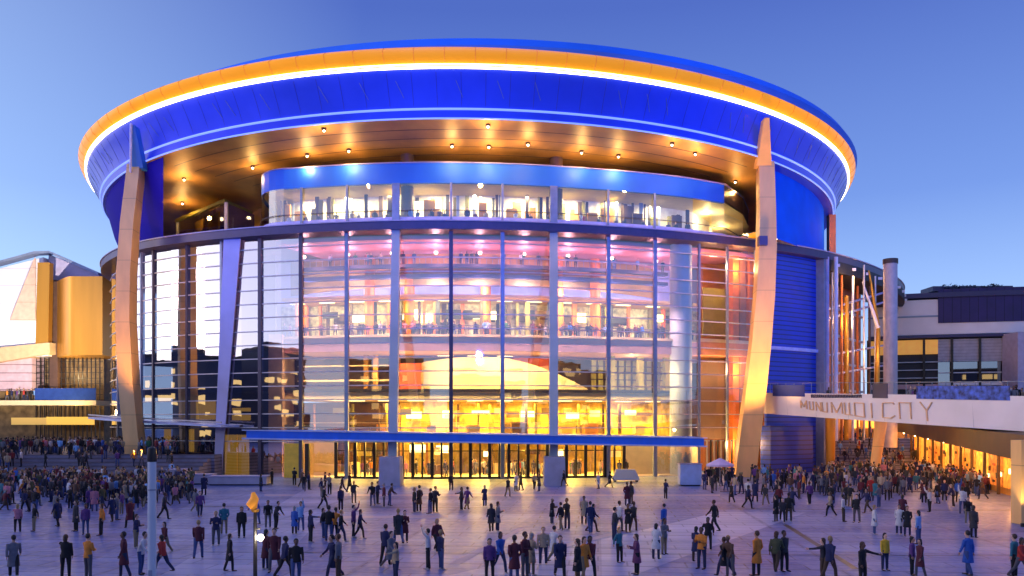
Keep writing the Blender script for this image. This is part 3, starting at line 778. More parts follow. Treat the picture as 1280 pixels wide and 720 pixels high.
# ------------------------------------------------------------------ interior lights
for i in range(9):
    px = 380+i*55
    p = IN(px, 8); 
    if px > 480: light('AREA', 'lobby_lamp', (p[0],p[1]+.5,8.3), 1150, (1,.60,.10), 2.5, (p[0],p[1],0))
    p = IN(px, 5); 
    if px > 400: light('AREA', 'door_lamp', (p[0],p[1]+2.5,4.1), 850, (1,.58,.08), 1.5, (p[0],p[1]-1.5,0))
    p = IN(px, 10.5); light('AREA', 'concourse_lamp', (p[0],p[1]-1,20.2), 430, (1,.84,.42), 1.5, (p[0],p[1]+.8,15))
    p = IN(px, 4.5); light('AREA', 'lounge_lamp', (p[0],p[1],30.9), 620, (1,.82,.45), 1.5, (p[0],p[1]+.8,27))
    p = IN(px, 7); light('POINT', 'ceiling_lamp', (p[0],p[1],24.7), 380, (1,.44,.52), .3)
    p = IN(px, 2.3); light('AREA', 'slab_fill_light', (IN(px,1.7)[0],IN(px,1.7)[1],18.0), 330, (1,.55,.5), .8, (IN(px,3.2)[0],IN(px,3.2)[1],14.5))  # added fill to brighten the slab edge, no fitting there
    light('AREA', 'mezzanine_edge_fill', (IN(px,2)[0],IN(px,2)[1],12.0), 300, (1,.70,.25), .8, (IN(px,4.5)[0],IN(px,4.5)[1],9.3))  # fill added for the mezzanine edge
    p = IN(px, 9.8); light('AREA', 'back_wall_fill', (p[0],p[1],21.3), 300, (.66,.6,1), 1.2, (IN(px,15)[0],IN(px,15)[1],23.5))  # lavender fill added to lift the back wall
    mb = MB(); mb.ball((p[0],p[1],25.7), .22, 10, 6); mb.build('pendant', M_lamppk, AR)
for px in (560, 620, 680): 
    p = IN(px, 5.0); light('AREA', 'screen_lamp', (p[0],p[1],13.4), 190, (1,.72,.26), 2, (IN(px,8)[0], IN(px,8)[1], 10))
for px in (890, 925):
    for z in (24, 12, 3.4):
        p = IN(px, 2.4); light('POINT', 'stair_lamp', (p[0],p[1],z), 520, (1,.55,.22), .3)
for px in (545,): pass
light('POINT', 'mezzanine_lamp', (*IN(505,5.5),12.5), 120, (1,.45,.15), .3)
light('POINT', 'mezzanine_lamp', (*IN(420,6),8.0), 160, (1,.75,.3), .3)
light('POINT', 'mezzanine_lamp', (*IN(790,6),12.8), 200, (1,.75,.3), .3)
light('POINT', 'lounge_end_lamp', (23.5,99,30.4), 500, (1,.8,.4), .3)
light('POINT', 'lounge_end_lamp', (27,106,30.4), 400, (1,.7,.3), .3)
light('POINT', 'corner_room_lamp', (P(275,0,112).x, 111, 29.5), 260, (1,.7,.3), .3)
for px, py, d in ((1060,400,103),(1090,440,104),(1075,350,102)):
    p = P(px, py, d); light('POINT', 'ring_lamp_glow', tuple(p), 480, (1,.58,.22), .4)
# blue floods added behind the camera to brighten the roof fascia, no fixtures
for x, tx in ((-95,-45),(-40,-20),(20,5),(75,30),(120,40)):
    light('SPOT', 'added_blue_flood', (x,-72,26), 260000, (.05,.12,1), .8, (tx, 80 if abs(tx) < 25 else 92, 36), rad(21), .8)

# ------------------------------------------------------------------ FOOTBRIDGE
BR = empty('footbridge', 'white curved footbridge with raised lettering crossing to the arena on the right', 'bridge', (34,75,0))
bA = Vector((28.4, 93.0)); bB = Vector((37.6, 60.0)); bD = (bB-bA).normalized(); bC = bA+(bB-bA)*1.9
def bpt(px):
    k = (px-CX)/F    # x = k*y
    # bA + t*bD : x = k y
    t = (k*bA.y-bA.x)/(bD.x-k*bD.y); q = bA+bD*t; return q, t
Lb = (bB-bA).length
def btop(t): return 9.35-(9.35-7.85)*t/Lb
def bbot(t): return 7.05-(7.05-5.30)*t/Lb
bN = Vector((bD.y, -bD.x))      # towards the viewer's left side
if bN.x > 0: bN = -bN
rings = []
for i in range(25):
    t = Lb*1.35*i/24; q = bA+bD*t; r = q-bN*6.0
    rings.append([(q.x,q.y,bbot(t)),(r.x,r.y,bbot(t)-.4),(r.x,r.y,btop(t)-1.0),(q.x,q.y,btop(t)-1.0+.001)])
mb = MB(); mb.loft(rings); mb.build('bridge_deck', M_brown, BR)
rings = []
for i in range(41):
    t = Lb*1.35*i/40; q = bA+bD*t+bN*.02; r = q-bN*.3; q2 = q+bN*.18
    rings.append([(q.x,q.y,bbot(t)-.05),(r.x,r.y,bbot(t)-.05),(r.x,r.y,btop(t)),(q2.x,q2.y,btop(t))])
mb = MB(); mb.loft(rings); fc = mb.build('fascia', M_white, BR)
# face joints
for k in range(1, 9):
    t = Lb*1.3*k/9; q = bA+bD*t+bN*.03
    mb = MB(); mb.hexa([(q.x-.005,q.y,bbot(t)),(q.x+.0,q.y+.05,bbot(t)),(q.x+.3,q.y+.05,bbot(t)),(q.x+.3,q.y,bbot(t)),(q.x-.17,q.y,btop(t)-.05),(q.x-.165,q.y+.05,btop(t)-.05),(q.x+.3,q.y+.05,btop(t)-.05),(q.x+.3,q.y,btop(t)-.05)])
    mb.build('panel_joint', M_mull, fc)
# lettering: strokes read off the photo (px,py)
def zoomp(x, y): return (990+x/6.4, 475+y/6.4)
LET = [  # polylines in crop coordinates (1280x448 crop of 990..1190 x 475..545)
 [(82,225),(82,165),(105,215),(128,165),(128,232)],
 [(152,170),(152,235),(180,240),(180,172)],
 [(203,245),(203,175),(240,250),(240,178)],
 [(252,178),(254,252),(290,258),(292,180)],
 [(328,262),(328,178),(365,262),(410,180),(412,270)],
 [(432,180),(434,275),(490,280)], [(470,182),(470,278)],
 [(512,285),(512,182),(588,186),(588,298),(512,285)],
 [(648,185),(648,305)],
 [(830,195),(822,180),(740,184),(734,300),(800,305),(832,285)],
 [(872,312),(872,180)], [(872,180),(970,182)], [(962,182),(962,312)],
 [(1040,175),(1090,245),(1135,178)], [(1090,245),(1092,330)],
]
def bface(px, py, out):
    q, t = bpt(px); d = q.y; z = EYE+(HY-py)*d/F
    k = max(0, min(1, (z-bbot(t))/(btop(t)-bbot(t)))); q = q+bN*(.02+.18*k+out); return Vector((q.x, q.y, z))
M_let = mat('bronze_letter', (.72,.47,.30), .5, .1)
for poly in LET:
    mb = MB()
    for a, b in zip(poly[:-1], poly[1:]):
        p0 = zoomp(*a); p1 = zoomp(*b)
        dx, dy = p1[0]-p0[0], p1[1]-p0[1]; L_ = math.hypot(dx, dy); w_ = .52
        nx, ny = -dy/L_*w_, dx/L_*w_
        c4 = [(p0[0]+nx,p0[1]+ny),(p1[0]+nx,p1[1]+ny),(p1[0]-nx,p1[1]-ny),(p0[0]-nx,p0[1]-ny)]
        mb.hexa([bface(x,y,.0) for x, y in c4]+[bface(x,y,.12) for x, y in c4])
    mb.build('letter', M_let, fc)
# small line of text on the parapet (illegible in the photo): row of tiny dark marks
mb = MB()
x = 1016.0
while x < 1080:
    wpx = R_.uniform(.9, 1.9)
    if True:
        c4 = [(x,497),(x+wpx,497.4),(x+wpx,493.4),(x,493)]; mb.hexa([bface(a,b,.01) for a,b in c4]+[bface(a,b,.06) for a,b in c4])
    x += wpx+.7
mb.build('small_lettering', M_navy, fc)
# banners and rail
def banner(px0, px1, h, m, name):
    mb = MB(); n_ = 8; rings = []
    for i in range(n_+1):
        q, t = bpt(px0+(px1-px0)*i/n_); q = q+bN*.22; z = btop(t)
        rings.append([(q.x,q.y,z-.35),(q.x+.04,q.y,z-.35),(q.x+.04,q.y,z+h),(q.x,q.y,z+h)])
    mb.loft(rings); return mb.build(name, m, BR)
banner(968, 1008, .9, mat('deep_blue_vinyl', (.01,.03,.25), .8), 'blue_banner'); banner(1093, 1112, 1.0, M_navy, 'navy_banner'); banner(1148, 1265, .75, mat('denim_banner', (.05,.10,.42), .7, 0, .9, 2.5), 'blue_banner')
mb = MB(); rings = []
for i in range(31):
    t = Lb*1.3*i/30; q = bA+bD*t-bN*.1; rings.append([(q.x,q.y,btop(t)+1.05),(q.x+.05,q.y,btop(t)+1.05),(q.x+.05,q.y,btop(t)+1.1),(q.x,q.y,btop(t)+1.1)])
    mb.tube([(q.x,q.y,btop(t)-.2),(q.x,q.y,btop(t)+1.07)], .03, 5)
mb.loft(rings); mb.build('handrail', M_mull, BR)
# piers under the bridge
for px, w1, d, z1, m, lean_ in ((1100, .62, 88, 6.6, M_pylon, .7), (1038, .6, 96, 7.0, M_gold, 0)):
    mb = MB(); p = P(px,0,d); mb.tube([(p.x-lean_,p.y,0),(p.x+lean_*.3,p.y,z1)], [w1*.8,w1], 16); mb.build('bridge_pier', m, BR, True)
p = P(1276,0,47.5); mb = MB(); mb.box(p.x-.22, p.x+.8, p.y-.4, p.y+.6, 0, bbot(Lb*1.25)); mb.build('bridge_pier', M_pylon, BR)
mb = MB(); p = P(1276,0,47.5); mb.tube([(p.x-.7,p.y-1.3,0),(p.x-.7,p.y-1.3,.2)], .12, 8); mb.build('uplight', M_frame, BR)
light('SPOT', 'pier_uplight', (p.x-.7,p.y-1.3,.25), 500, (1,.7,.25), .1, (p.x,p.y,4), rad(60), .6)
for t in (4, 12, 20, 28):
    q = bA+bD*t-bN*3; light('POINT', 'underbridge_fill', (q.x,q.y,bbot(t)-1.0), 180, (1,.5,.18), .2)  # added warm fill below the deck, without fixtures

# ------------------------------------------------------------------ SHOPS beneath the bridge, right
SH = empty('shop_arcade', 'row of orange lit shopfronts under a dark sloping canopy beneath the bridge', 'shopfront', (46,80,0))
sA = Vector((50.0, 104.0)); sB = Vector((36.5, 57.5)); 
def shp(u, off=0): 
    q = sA+(sB-sA)*u; n_ = Vector((1,-.25)).normalized(); return (q.x+n_.x*off, q.y+n_.y*off)
mb = MB(); mb.prism([shp(0), shp(1.15), shp(1.15,6), shp(0,6)], 0, 4.0); 
mb = MB(); mb.hexa([(*shp(0,1.2),0),(*shp(1.2,1.2),0),(*shp(1.2,6),0),(*shp(0,6),0),(*shp(0,1.2),5.2),(*shp(1.2,1.2),3.4),(*shp(1.2,6),3.4),(*shp(0,6),5.2)]); mb.build('back_wall', M_wood, SH)
mb = MB(); mb.hexa([(*shp(0,-1.2),4.9),(*shp(1.2,-1.2),3.0),(*shp(1.2,6.2),3.0),(*shp(0,6.2),4.9),(*shp(0,-1.2),6.2),(*shp(1.2,-1.2),4.9),(*shp(1.2,6.2),5.0),(*shp(0,6.2),6.3)]); mb.build('dark_canopy', M_brown, SH)
for i in range(12):
    u = (i+.5)/11.5; zt = 4.75-1.75*u/1.2
    mb = MB(); a, b = shp(u-.041,1.0), shp(u+.041,1.0); 
    mb.hexa([(*a,.6),(*b,.6),(b[0]+.1,b[1],.6),(a[0]+.1,a[1],.6),(*a,zt-.5),(*b,zt-.55),(b[0]+.1,b[1],zt-.55),(a[0]+.1,a[1],zt-.5)])
    o = mb.build('shop_window', mat('shop_window_glow%d' % (i % 3), (.8,.3,.05), .5, 0, .9, 2.2, emit=((1,.24,.015),(1,.34,.03),(1,.17,.015))[i % 3], es=(.55,.8,.4)[i % 3]), SH)
    mb = MB(); p = shp(u-.045,.7); mb.obox(p, (1,0), .1, .1, 0, zt); mb.build('post', M_brown, SH)
for u in (.05,.2,.35,.5,.65,.8,.95,1.1):
    p = shp(u,-.6); light('POINT', 'shop_lamp', (p[0],p[1],4.3-1.6*u), 260, (1,.42,.1), .15)
    mb = MB(); mb.ball((p[0],p[1],4.75-1.75*u/1.2), .09, 8, 5); mb.build('shop_light', M_lampw, SH)
for i in range(70):
    u = R_.random()*1.05; p = shp(u, .92); z = R_.uniform(.8, 3.9-1.6*u); mb = MB(); mb.obox(p, (.28,.96), R_.uniform(.08,.35), .04, z, z+R_.uniform(.1,.5))
    if z < 3.6-1.6*u: mb.build('window_display', R_.choice([M_brown, M_red, M_lit, M_dark, M_gold]), SH)

# warm market hall at the top of the stairs
HL = empty('market_hall', 'low hall with amber lit windows at the top of the stairs under the bridge', 'hall', (56,119,3.78))
mb = MB(); mb.box(45, 74, 119, 126, 3.78, 9.0); mb.build('wall', M_wood, HL)
mb = MB(); mb.box(44, 75, 116.5, 119.2, 8.2, 8.6); mb.build('canopy', M_brown, HL)
for i in range(11):
    x = 46+i*2.5; mb = MB(); mb.box(x, x+2.0, 118.9, 118.98, 5.2, 8.0); mb.build('window', mat('hall_window_glow%d' % (i % 2), (.8,.4,.08), .5, 0, .8, 1.4, emit=((1,.36,.04),(1,.55,.10))[i % 2], es=(1.3,1.8)[i % 2]), HL)
for x in (48, 55, 62, 69): light('POINT', 'hall_lamp', (x,115,7.6), 500, (1,.5,.12), .3)

# ------------------------------------------------------------------ RIGHT BUILDING
RB = empty('curved_office', 'curved building with white fascia bands and a dark rooftop plant screen behind the bridge', 'building', (75,135,0))
def arc_pts(px0, px1, d0, d1, n=14):
    return [((px-CX)/F*d, d) for px, d in [(px0+(px1-px0)*i/n, d0+(d1-d0)*i/n-.8*(1-4*(i/n-.5)**2)) for i in range(n+1)]]
ap = arc_pts(1085, 1330, 134, 127)
def wallband(pts, z0, z1, th, out=0):
    mb = MB(); rings = []
    for p in pts:
        v = Vector(p).normalized(); a = (p[0]-v.x*out, p[1]-v.y*out); b = (p[0]+v.x*th, p[1]+v.y*th)
        rings.append([(a[0],a[1],z0),(b[0],b[1],z0),(b[0],b[1],z1),(a[0],a[1],z1)])
    mb.loft(rings); return mb
def zr(py): return zat(py, 130)
wallband(ap, 3.7, zr(372), 14).build('wall', M_dark, RB)
wallband(ap, zr(418), zr(374), .8, .8).build('upper_fascia', M_white, RB)
wallband(ap, zr(372), zr(366), 1.5, 1.2).build('roof_edge', M_cornice, RB)
wallband(ap, zr(396), zr(394), .9, .9).build('fascia_joint', M_mull, RB)
wallband(ap, zr(422), zr(418.5), 1, 1.0).build('fascia_edge', M_cornice, RB)
k1 = [p for p in ap if CX+F*p[0]/p[1] < 1178]
k2 = [p for p in ap if CX+F*p[0]/p[1] >= 1170]
wallband(k1, zr(442), zr(424), .4, .35).build('amber_blind', mat('amber_blind', (.8,.42,.08), .5, emit=(1,.45,.08), es=.25), RB)
wallband(k1, zr(486), zr(480), .5, .4).build('pale_sill', M_slabp, RB)
for py in (452, 462, 472): wallband(k1, zr(py+.6), zr(py-.6), .5, .4).build('window_rail', M_tran, RB)
k3 = k2
wallband(k3, zr(452), zr(424), .4, .35).build('grey_blind', mat('grey_blind', (.42,.40,.48), .6, stripes=(2,.5,.7,.08)), RB)
wallband(k3, zr(478), zr(452.5), .4, .3).build('window_band', glass_mat('dark_window_glass', (.2,.2,.25), .25), RB)
for py in (466,): wallband(k3, zr(py+.7), zr(py-.7), .5, .45).build('window_rail', M_tran, RB)
wallband(k3, zr(482), zr(478.5), .6, .6).build('pale_sill', M_white, RB)
for i, p in enumerate(ap[::2]):
    v = Vector(p).normalized(); mb = MB(); mb.obox((p[0]-v.x*.55,p[1]-v.y*.55), (v.y,-v.x), .18, .15, 3.7, zr(423)); mb.build('window_frame', M_frame, RB)
wallband(k2, zr(404), zr(362), 10, .95).build('plant_screen', mat('violet_plant_screen', (.035,.022,.12), .6, 0, .2, .5, stripes=(0,1.2,.5,.12)), RB)
for px, w_ in ((1225, 8), (1262, 9), (1195, 6)):
    i = min(range(len(ap)), key=lambda i: abs(CX+F*ap[i][0]/ap[i][1]-px)); p = ap[i]; mb = MB()
    mb.box(p[0]-2, p[0]+2, p[1]+2, p[1]+6, zr(361), zr(357)+R_.uniform(0,.5)); mb.build('rooftop_unit', M_cornice, RB)
mb = MB(); p = P(1274,0,124); mb.box(p.x-.2, p.x+2.6, p.y, p.y+4, 3.7, zr(420)); mb.build('grey_pier', M_corlip, RB)

# rooftop shrubs: clumps of small leaf faces
M_leaf = mat('dark_leaf', (.03,.045,.05), .8, 0, .5, 2)
def shrub(c, r, h, n):
    mb = MB(); rr = random.Random(int(c[0]*13))
    for i in range(n):
        a = rr.uniform(0, 2*math.pi); q = rr.random()**.5*r; z = rr.uniform(.1, h)*(1-.4*q/r); s = rr.uniform(.12,.3)
        p = Vector((c[0]+q*math.cos(a), c[1]+q*math.sin(a), c[2]+z)); u = Vector((rr.uniform(-1,1),rr.uniform(-1,1),rr.uniform(-1,1))).normalized()*s; v = u.orthogonal().normalized()*s*.6
        mb.quad(p-u, p-v, p+u, p+v)
    for i in range(5):
        a = i*1.3; mb.tube([(c[0],c[1],c[2]),(c[0]+r*.5*math.cos(a),c[1]+r*.5*math.sin(a),c[2]+h*.7)], [.05,.02], 5)
    return mb
for k, (px, r, h, lb) in enumerate(((1186,2.2,1.5,'small dark shrub left of the others on the violet rooftop screen'),(1204,2.4,1.2,'low dark shrub beside the box units on the violet rooftop screen'),(1238,2.0,1.3,'rounded dark shrub between rooftop units on the violet screen'))):
    i = min(range(len(ap)), key=lambda i: abs(CX+F*ap[i][0]/ap[i][1]-px)); d = ap[i][1]+3; q = P(px,0,d); o = shrub((q.x,q.y,zr(362)), r, h, 260).build('rooftop_shrub', M_leaf)
    tag(o, lb, 'shrub', 'shrubs on the rooftop')

# ------------------------------------------------------------------ LEFT BUILDING
LB = empty('gallery_building', 'angular building with white glass slope and golden curved box at the left edge', 'building', (-66,118,2.5))
D = 118.0
def LP(px, py, dd=0): return P(px, py, D+dd)
mb = MB()
# white sloped glass wall
a, b, c, d_ = LP(-60,452), LP(60,445), LP(44,318), LP(-60,345)
e_ = Vector((0,10,0))
mb.hexa([a, b, b+e_, a+e_, d_+Vector((0,2,0)), c+Vector((0,2,0)), c+e_, d_+e_]); mb.build('white_glass_slope', mat('white_glass_wall', (.8,.78,.8), .12, .0, .08, .3, stripes=(2,2.6,.75,.1)), LB)
mb = MB(); a, b, c, d_ = LP(12,400,-.25), LP(44,400,-.25), LP(44,322,-.2+1.75), LP(43,322,-.2+1.75)
mb.poly([a,b,c,d_]); mb.poly([v+Vector((0,.15,0)) for v in (a,b,c,d_)]); mb.build('peach_panel', mat('peach_panel', (.75,.50,.35), .5, stripes=(2,2.6,.75,.1)), LB)
mb = MB(); a, b = LP(44,442,-.4), LP(60,442,-.4); c, d_ = LP(62,328,-.4), LP(47,328,-.4); mb.hexa([a,b,b+e_*.1,a+e_*.1,d_,c,c+e_*.1,d_+e_*.1]); mb.build('yellow_panel', M_gold, LB)
mb = MB(); a, b = LP(-60,462,-.6), LP(62,442,-.6); c, d_ = LP(62,428,-.6), LP(-60,440,-.6); mb.hexa([a,b,b+e_*.3,a+e_*.3,d_,c,c+e_*.3,d_+e_*.3]); mb.build('peach_ledge', mat('peach_ledge', (.62,.42,.22), .6), LB)
mb = MB(); a, b = LP(58,350,3), LP(124,350,3); c, d_ = LP(124,344,3), LP(61,318,3); mb.hexa([a,b,b+e_,a+e_,d_,c,c+e_,d_+e_]); mb.build('grey_parapet', M_corlip, LB)
mb = MB(); pts_ = [LP(-60,346,1.9),LP(44,317.5,1.9),LP(62,317,2.6),LP(124,344,2.8)]
for i in range(3): a, b = pts_[i], pts_[i+1]; u_, e2, z_ = V3(0,0,.35), V3(0,1.2,0), V3(0,-.3,0); mb.hexa([a+z_,b+z_,b+e2,a+e2,a+z_+u_,b+z_+u_,b+e2+u_,a+e2+u_])
mb.build('roof_coping', M_mull, LB)
mb = MB(); n_ = 12; rings = []
for i in range(n_+1):
    px = 70+(128-70)*i/n_; dd = 1.5-4.5*math.sin(math.pi/2*min(1, i/4)); p = LP(px, 0, dd)
    rings.append([(p.x,p.y,zat(446,D)),(p.x,p.y+8,zat(446,D)),(p.x,p.y+8,zat(350,D)),(p.x,p.y,zat(350,D))])
mb.loft(rings); mb.build('gold_box', M_gold, LB, True)
mb = MB(); a, b = LP(62,500,1), LP(72,500,1); mb.box(a.x, b.x, a.y, a.y+2, zat(500,D), zat(350,D)); mb.build('dark_slot', M_bronze, LB)
# lower lattice
mb = MB(); a, b = LP(-60,0,4), LP(130,0,4); mb.box(a.x, b.x, a.y, a.y+6, 2.5, zat(446,D)); mb.build('lower_wall', mat('ochre_wall', (.20,.13,.06), .6, 0, .5, 1.0), LB)
mb = MB()
for i in range(16):
    p = LP(45+i*5.3, 0, 1.5); mb.box(p.x-.06, p.x+.06, p.y, p.y+.1, 2.5, zat(446,D))
for j in range(9):
    z = zat(500,D)+j*.8; a, b = LP(42,0,1.55), LP(128,0,1.55); mb.box(a.x, b.x, a.y, a.y+.06, z, z+.08)
mb.build('lattice', M_frame, LB)
mb = MB(); a, b = LP(-60,0,.5), LP(40,0,.5); mb.box(a.x, b.x, a.y, a.y+3, zat(488,D), zat(446,D)); mb.build('shuttered_bay', mat('pink_blind', (.55,.38,.42), .6, stripes=(2,1.2,.35,.12)), LB)
mb = MB(); a, b = LP(-60,0,-2), LP(120,0,-2); mb.box(a.x, b.x, a.y, a.y+5, zat(507,D), zat(501,D)); bl = mb.build('balcony', M_cream, LB)
mb = MB(); a, b = LP(44,0,-2), LP(120,0,-2); mb.box(a.x, b.x, a.y-.05, a.y, zat(500.5,D), zat(486,D)); mb.build('blue_balustrade', mat('blue_glass_rail', (.02,.05,.22), .2), bl)
mb = MB(); a, b = LP(58,0,1.2), LP(118,0,1.2); mb.box(a.x, b.x, a.y, a.y+.1, zat(531,D), zat(521,D)); mb.build('lit_shopfront', emat('yellow_shop_glow', (1,.55,.10), .32), LB)
mb = MB(); a, b = LP(14,0,1.2), LP(58,0,1.2); mb.box(a.x, b.x, a.y, a.y+.1, zat(531,D), zat(522,D)); mb.build('lit_shopfront', emat('amber_shop_glow', (1,.55,.15), .12), LB)
light('POINT', 'balcony_lamp', tuple(LP(85,470,0)), 500, (1,.7,.3), .4)
light('POINT', 'balcony_lamp', tuple(LP(85,515,-4)), 500, (1,.7,.3), .4)
light('SPOT', 'gold_box_lamp', tuple(LP(95,500,-12)), 3500, (1,.72,.35), .4, tuple(LP(98,395,0)), rad(60), .8)
light('SPOT', 'slope_fill', tuple(LP(10,520,-32)), 90000, (1,.86,.74), .4, tuple(LP(10,375,0)), rad(60), .9)  # added spot whitens the slope in place of mirrored bright sky

# buildings facing the arena across the plaza: seen only mirrored in the glass
for k, (x0, x1, y0, y1, h, lb) in enumerate(((-190,-165,-95,-26,30,'tallest dark office block mirrored low in the glass left of the hall'),(-215,-185,-20,60,27,'tall dark office block mirrored in the left of the arena glass'),(-205,-180,66,120,23,'lower dark office block mirrored in the far left of the arena glass'),
                                (-110,-30,-105,-85,25,'wide dark office block mirrored in the middle of the arena glass'),(-20,50,-110,-88,21,'low dark office block mirrored right of the middle of the arena glass'),(60,130,-100,-80,26,'dark office block mirrored in the right of the arena glass'))):
    B = empty('office_block', lb, 'building', ((x0+x1)/2,(y0+y1)/2,0), 'office blocks facing the arena across the plaza')
    mb = MB(); mb.box(x0,x1,y0,y1,0,h); mb.build('walls', mat('dark_office_wall', (.07,.07,.10), .6), B)
    mb = MB(); mb.box(x0-.4,x1+.4,y0-.4,y1+.4,h+.003,h+.9); mb.build('roof', M_bronze, B)
    east = x1 < -150
    nwin = 0
    for fl in range(int(h/3.6)):
        if east:
            y = y0+3
            while y < y1-4:
                if R_.random() < .35 and nwin < 60:
                    mb = MB(); mb.box(x1+.02, x1+.12, y, y+3.4, 1.2+fl*3.6, 3.0+fl*3.6); mb.build('window', M_litw, B); nwin += 1
                y += 5
        else:
            x = x0+3
            while x < x1-4:
                if R_.random() < .25 and nwin < 60:
                    mb = MB(); mb.box(x, x+3.4, y1+.02, y1+.12, 1.2+fl*3.6, 3.0+fl*3.6); mb.build('window', M_litw, B); nwin += 1
                x += 5

# ------------------------------------------------------------------ STREET FURNITURE
LM = empty('street_lamp', 'dark post lamp with orange finial and glowing white globe in the foreground', 'street lamp', (*[(P(319,0,24).x)], 24, 0))
p = P(319,0,24)
mb = MB(); mb.tube([(p.x,p.y,0),(p.x,p.y,.5),(p.x,p.y,.55),(p.x,p.y,3.35)], [.13,.12,.065,.05], 12); mb.tube([(p.x,p.y,0),(p.x,p.y,.12),(p.x,p.y,.14)], [.24,.24,.13], 12); mb.build('post', M_frame, LM, True)
mb = MB(); mb.tube([(p.x,p.y,3.22),(p.x,p.y,3.3)], [.10,.13], 12); mb.build('collar', M_gold, LM, True)
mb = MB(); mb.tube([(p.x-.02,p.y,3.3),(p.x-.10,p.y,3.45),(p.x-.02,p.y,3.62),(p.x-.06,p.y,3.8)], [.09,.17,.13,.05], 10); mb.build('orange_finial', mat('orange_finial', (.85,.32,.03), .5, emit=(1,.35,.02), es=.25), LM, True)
mb = MB(); mb.tube([(p.x,p.y,2.72),(p.x+.15,p.y,2.74)], .03, 6); mb.build('arm', M_frame, LM)
g0 = P(325.5, 672, 24)
mb = MB(); mb.ball(tuple(g0), .10, 14, 8); mb.build('globe', emat('white_globe', (1,.85,.65), 14), LM, True)
light('POINT', 'street_lamp_glow', (g0.x, g0.y-.25, g0.z), 35, (1,.85,.6), .12)
LC = empty('lamp_column', 'pale blue-grey lamp column with dark cap standing in the left crowd', 'lamp', (P(190,0,27).x, 27, 0))
p = P(190,0,27); mb = MB(); mb.tube([(p.x,p.y,0),(p.x,p.y,4.55)], .135, 20); mb.tube([(p.x,p.y,0),(p.x,p.y,.1),(p.x,p.y,.12)], [.26,.26,.14], 16); mb.build('column', M_col, LC, True)
mb = MB(); mb.tube([(p.x,p.y,3.6),(p.x,p.y,3.66)], [.15,.15], 16); mb.build('band', M_mull, LC, True)
mb = MB(); mb.box(p.x-.06,p.x+.06,p.y-.15,p.y-.12,.6,1.0); mb.build('service_hatch', M_mull, LC)
mb = MB(); mb.tube([(p.x,p.y,4.56),(p.x,p.y,4.62),(p.x,p.y,5.0),(p.x,p.y,5.05)], [.14,.16,.13,.06], 16); mb.build('cap', M_frame, LC, True)
# information totems / planters
def block(name, px, py, d, w_, dep, h, m, lb, cat, z0=0, group=None):
    p = P(px,0,d); E = empty(name, lb, cat, (p.x,d,z0), group)
    mb = MB(); mb.obox((p.x,d), (1,0), w_/2, dep/2, z0+.12, z0+h-.1); mb.build('body', m, E)
    mb = MB(); mb.obox((p.x,d), (1,0), w_/2+.06, dep/2+.06, z0+h-.1, z0+h); mb.build('coping', M_corlip, E)
    mb = MB(); mb.obox((p.x,d), (1,0), w_/2-.1, dep/2-.1, z0, z0+.12); mb.build('base', M_frame, E)
    return E
block('information_kiosk', 862, 0, 77, 2.0, 1.2, 2.1, mat('pale_blue_panel', (.40,.50,.78), .5), 'pale blue block kiosk standing in front of the right entrance', 'kiosk')
block('planter', 245, 0, 79, 3.4, 1.4, 1.0, M_plinth, 'grey concrete planter box left of the canopy end', 'planter', group='planters by the left entrance')
block('planter', 300, 0, 78, 5.5, 1.6, .9, M_plinth, 'long grey concrete planter box under the left canopy tip', 'planter', group='planters by the left entrance')
block('planter', 222, 0, 78.5, 1.6, 1.2, 1.5, M_plinth, 'tall grey concrete planter block nearest the left pylon', 'planter', group='planters by the left entrance')
# white tents / umbrella near right pylon
def parasol(px, d, r, lb, m):
    p = P(px,0,d); E = empty('parasol', lb, 'parasol', (p.x,d,0))
    mb = MB(); mb.tube([(p.x,d,0),(p.x,d,2.5)], .03, 8); mb.build('pole', M_mull, E)
    mb = MB(); n_ = 10; top = (p.x,d,2.75)
    for k in range(n_):
        a, b = 2*math.pi*k/n_, 2*math.pi*(k+1)/n_; q0 = (p.x+r*math.cos(a), d+r*math.sin(a), 2.15); q1 = (p.x+r*math.cos(b), d+r*math.sin(b), 2.15)
        mb.poly([top, q0, q1]); mb.quad(q0, q1, (q1[0],q1[1],1.98), (q0[0],q0[1],1.98))
    mb.build('canopy', m, E)
parasol(900, 74, 1.25, 'pale lilac parasol above the crowd left of the right pylon', mat('lilac_fabric', (.62,.5,.75), .7))
# silver cart by the doors
CT = empty('bollard_sign', 'low white sign board standing on the plaza in front of the doors', 'sign', (P(783,0,82).x,82,0))
p = P(783,0,82); mb = MB(); mb.hexa([(p.x-1.4,82,.15),(p.x+1.4,82,.15),(p.x+1.4,82.9,.15),(p.x-1.4,82.9,.15),(p.x-1.0,82.2,1.25),(p.x+.9,82.2,1.25),(p.x+.9,82.7,1.25),(p.x-1.0,82.7,1.25)]); mb.build('body', M_white, CT)
mb = MB(); mb.box(p.x-1.2,p.x-1.0,82.1,82.8,0,.15); mb.box(p.x+1.0,p.x+1.2,82.1,82.8,0,.15); mb.build('foot', M_frame, CT)

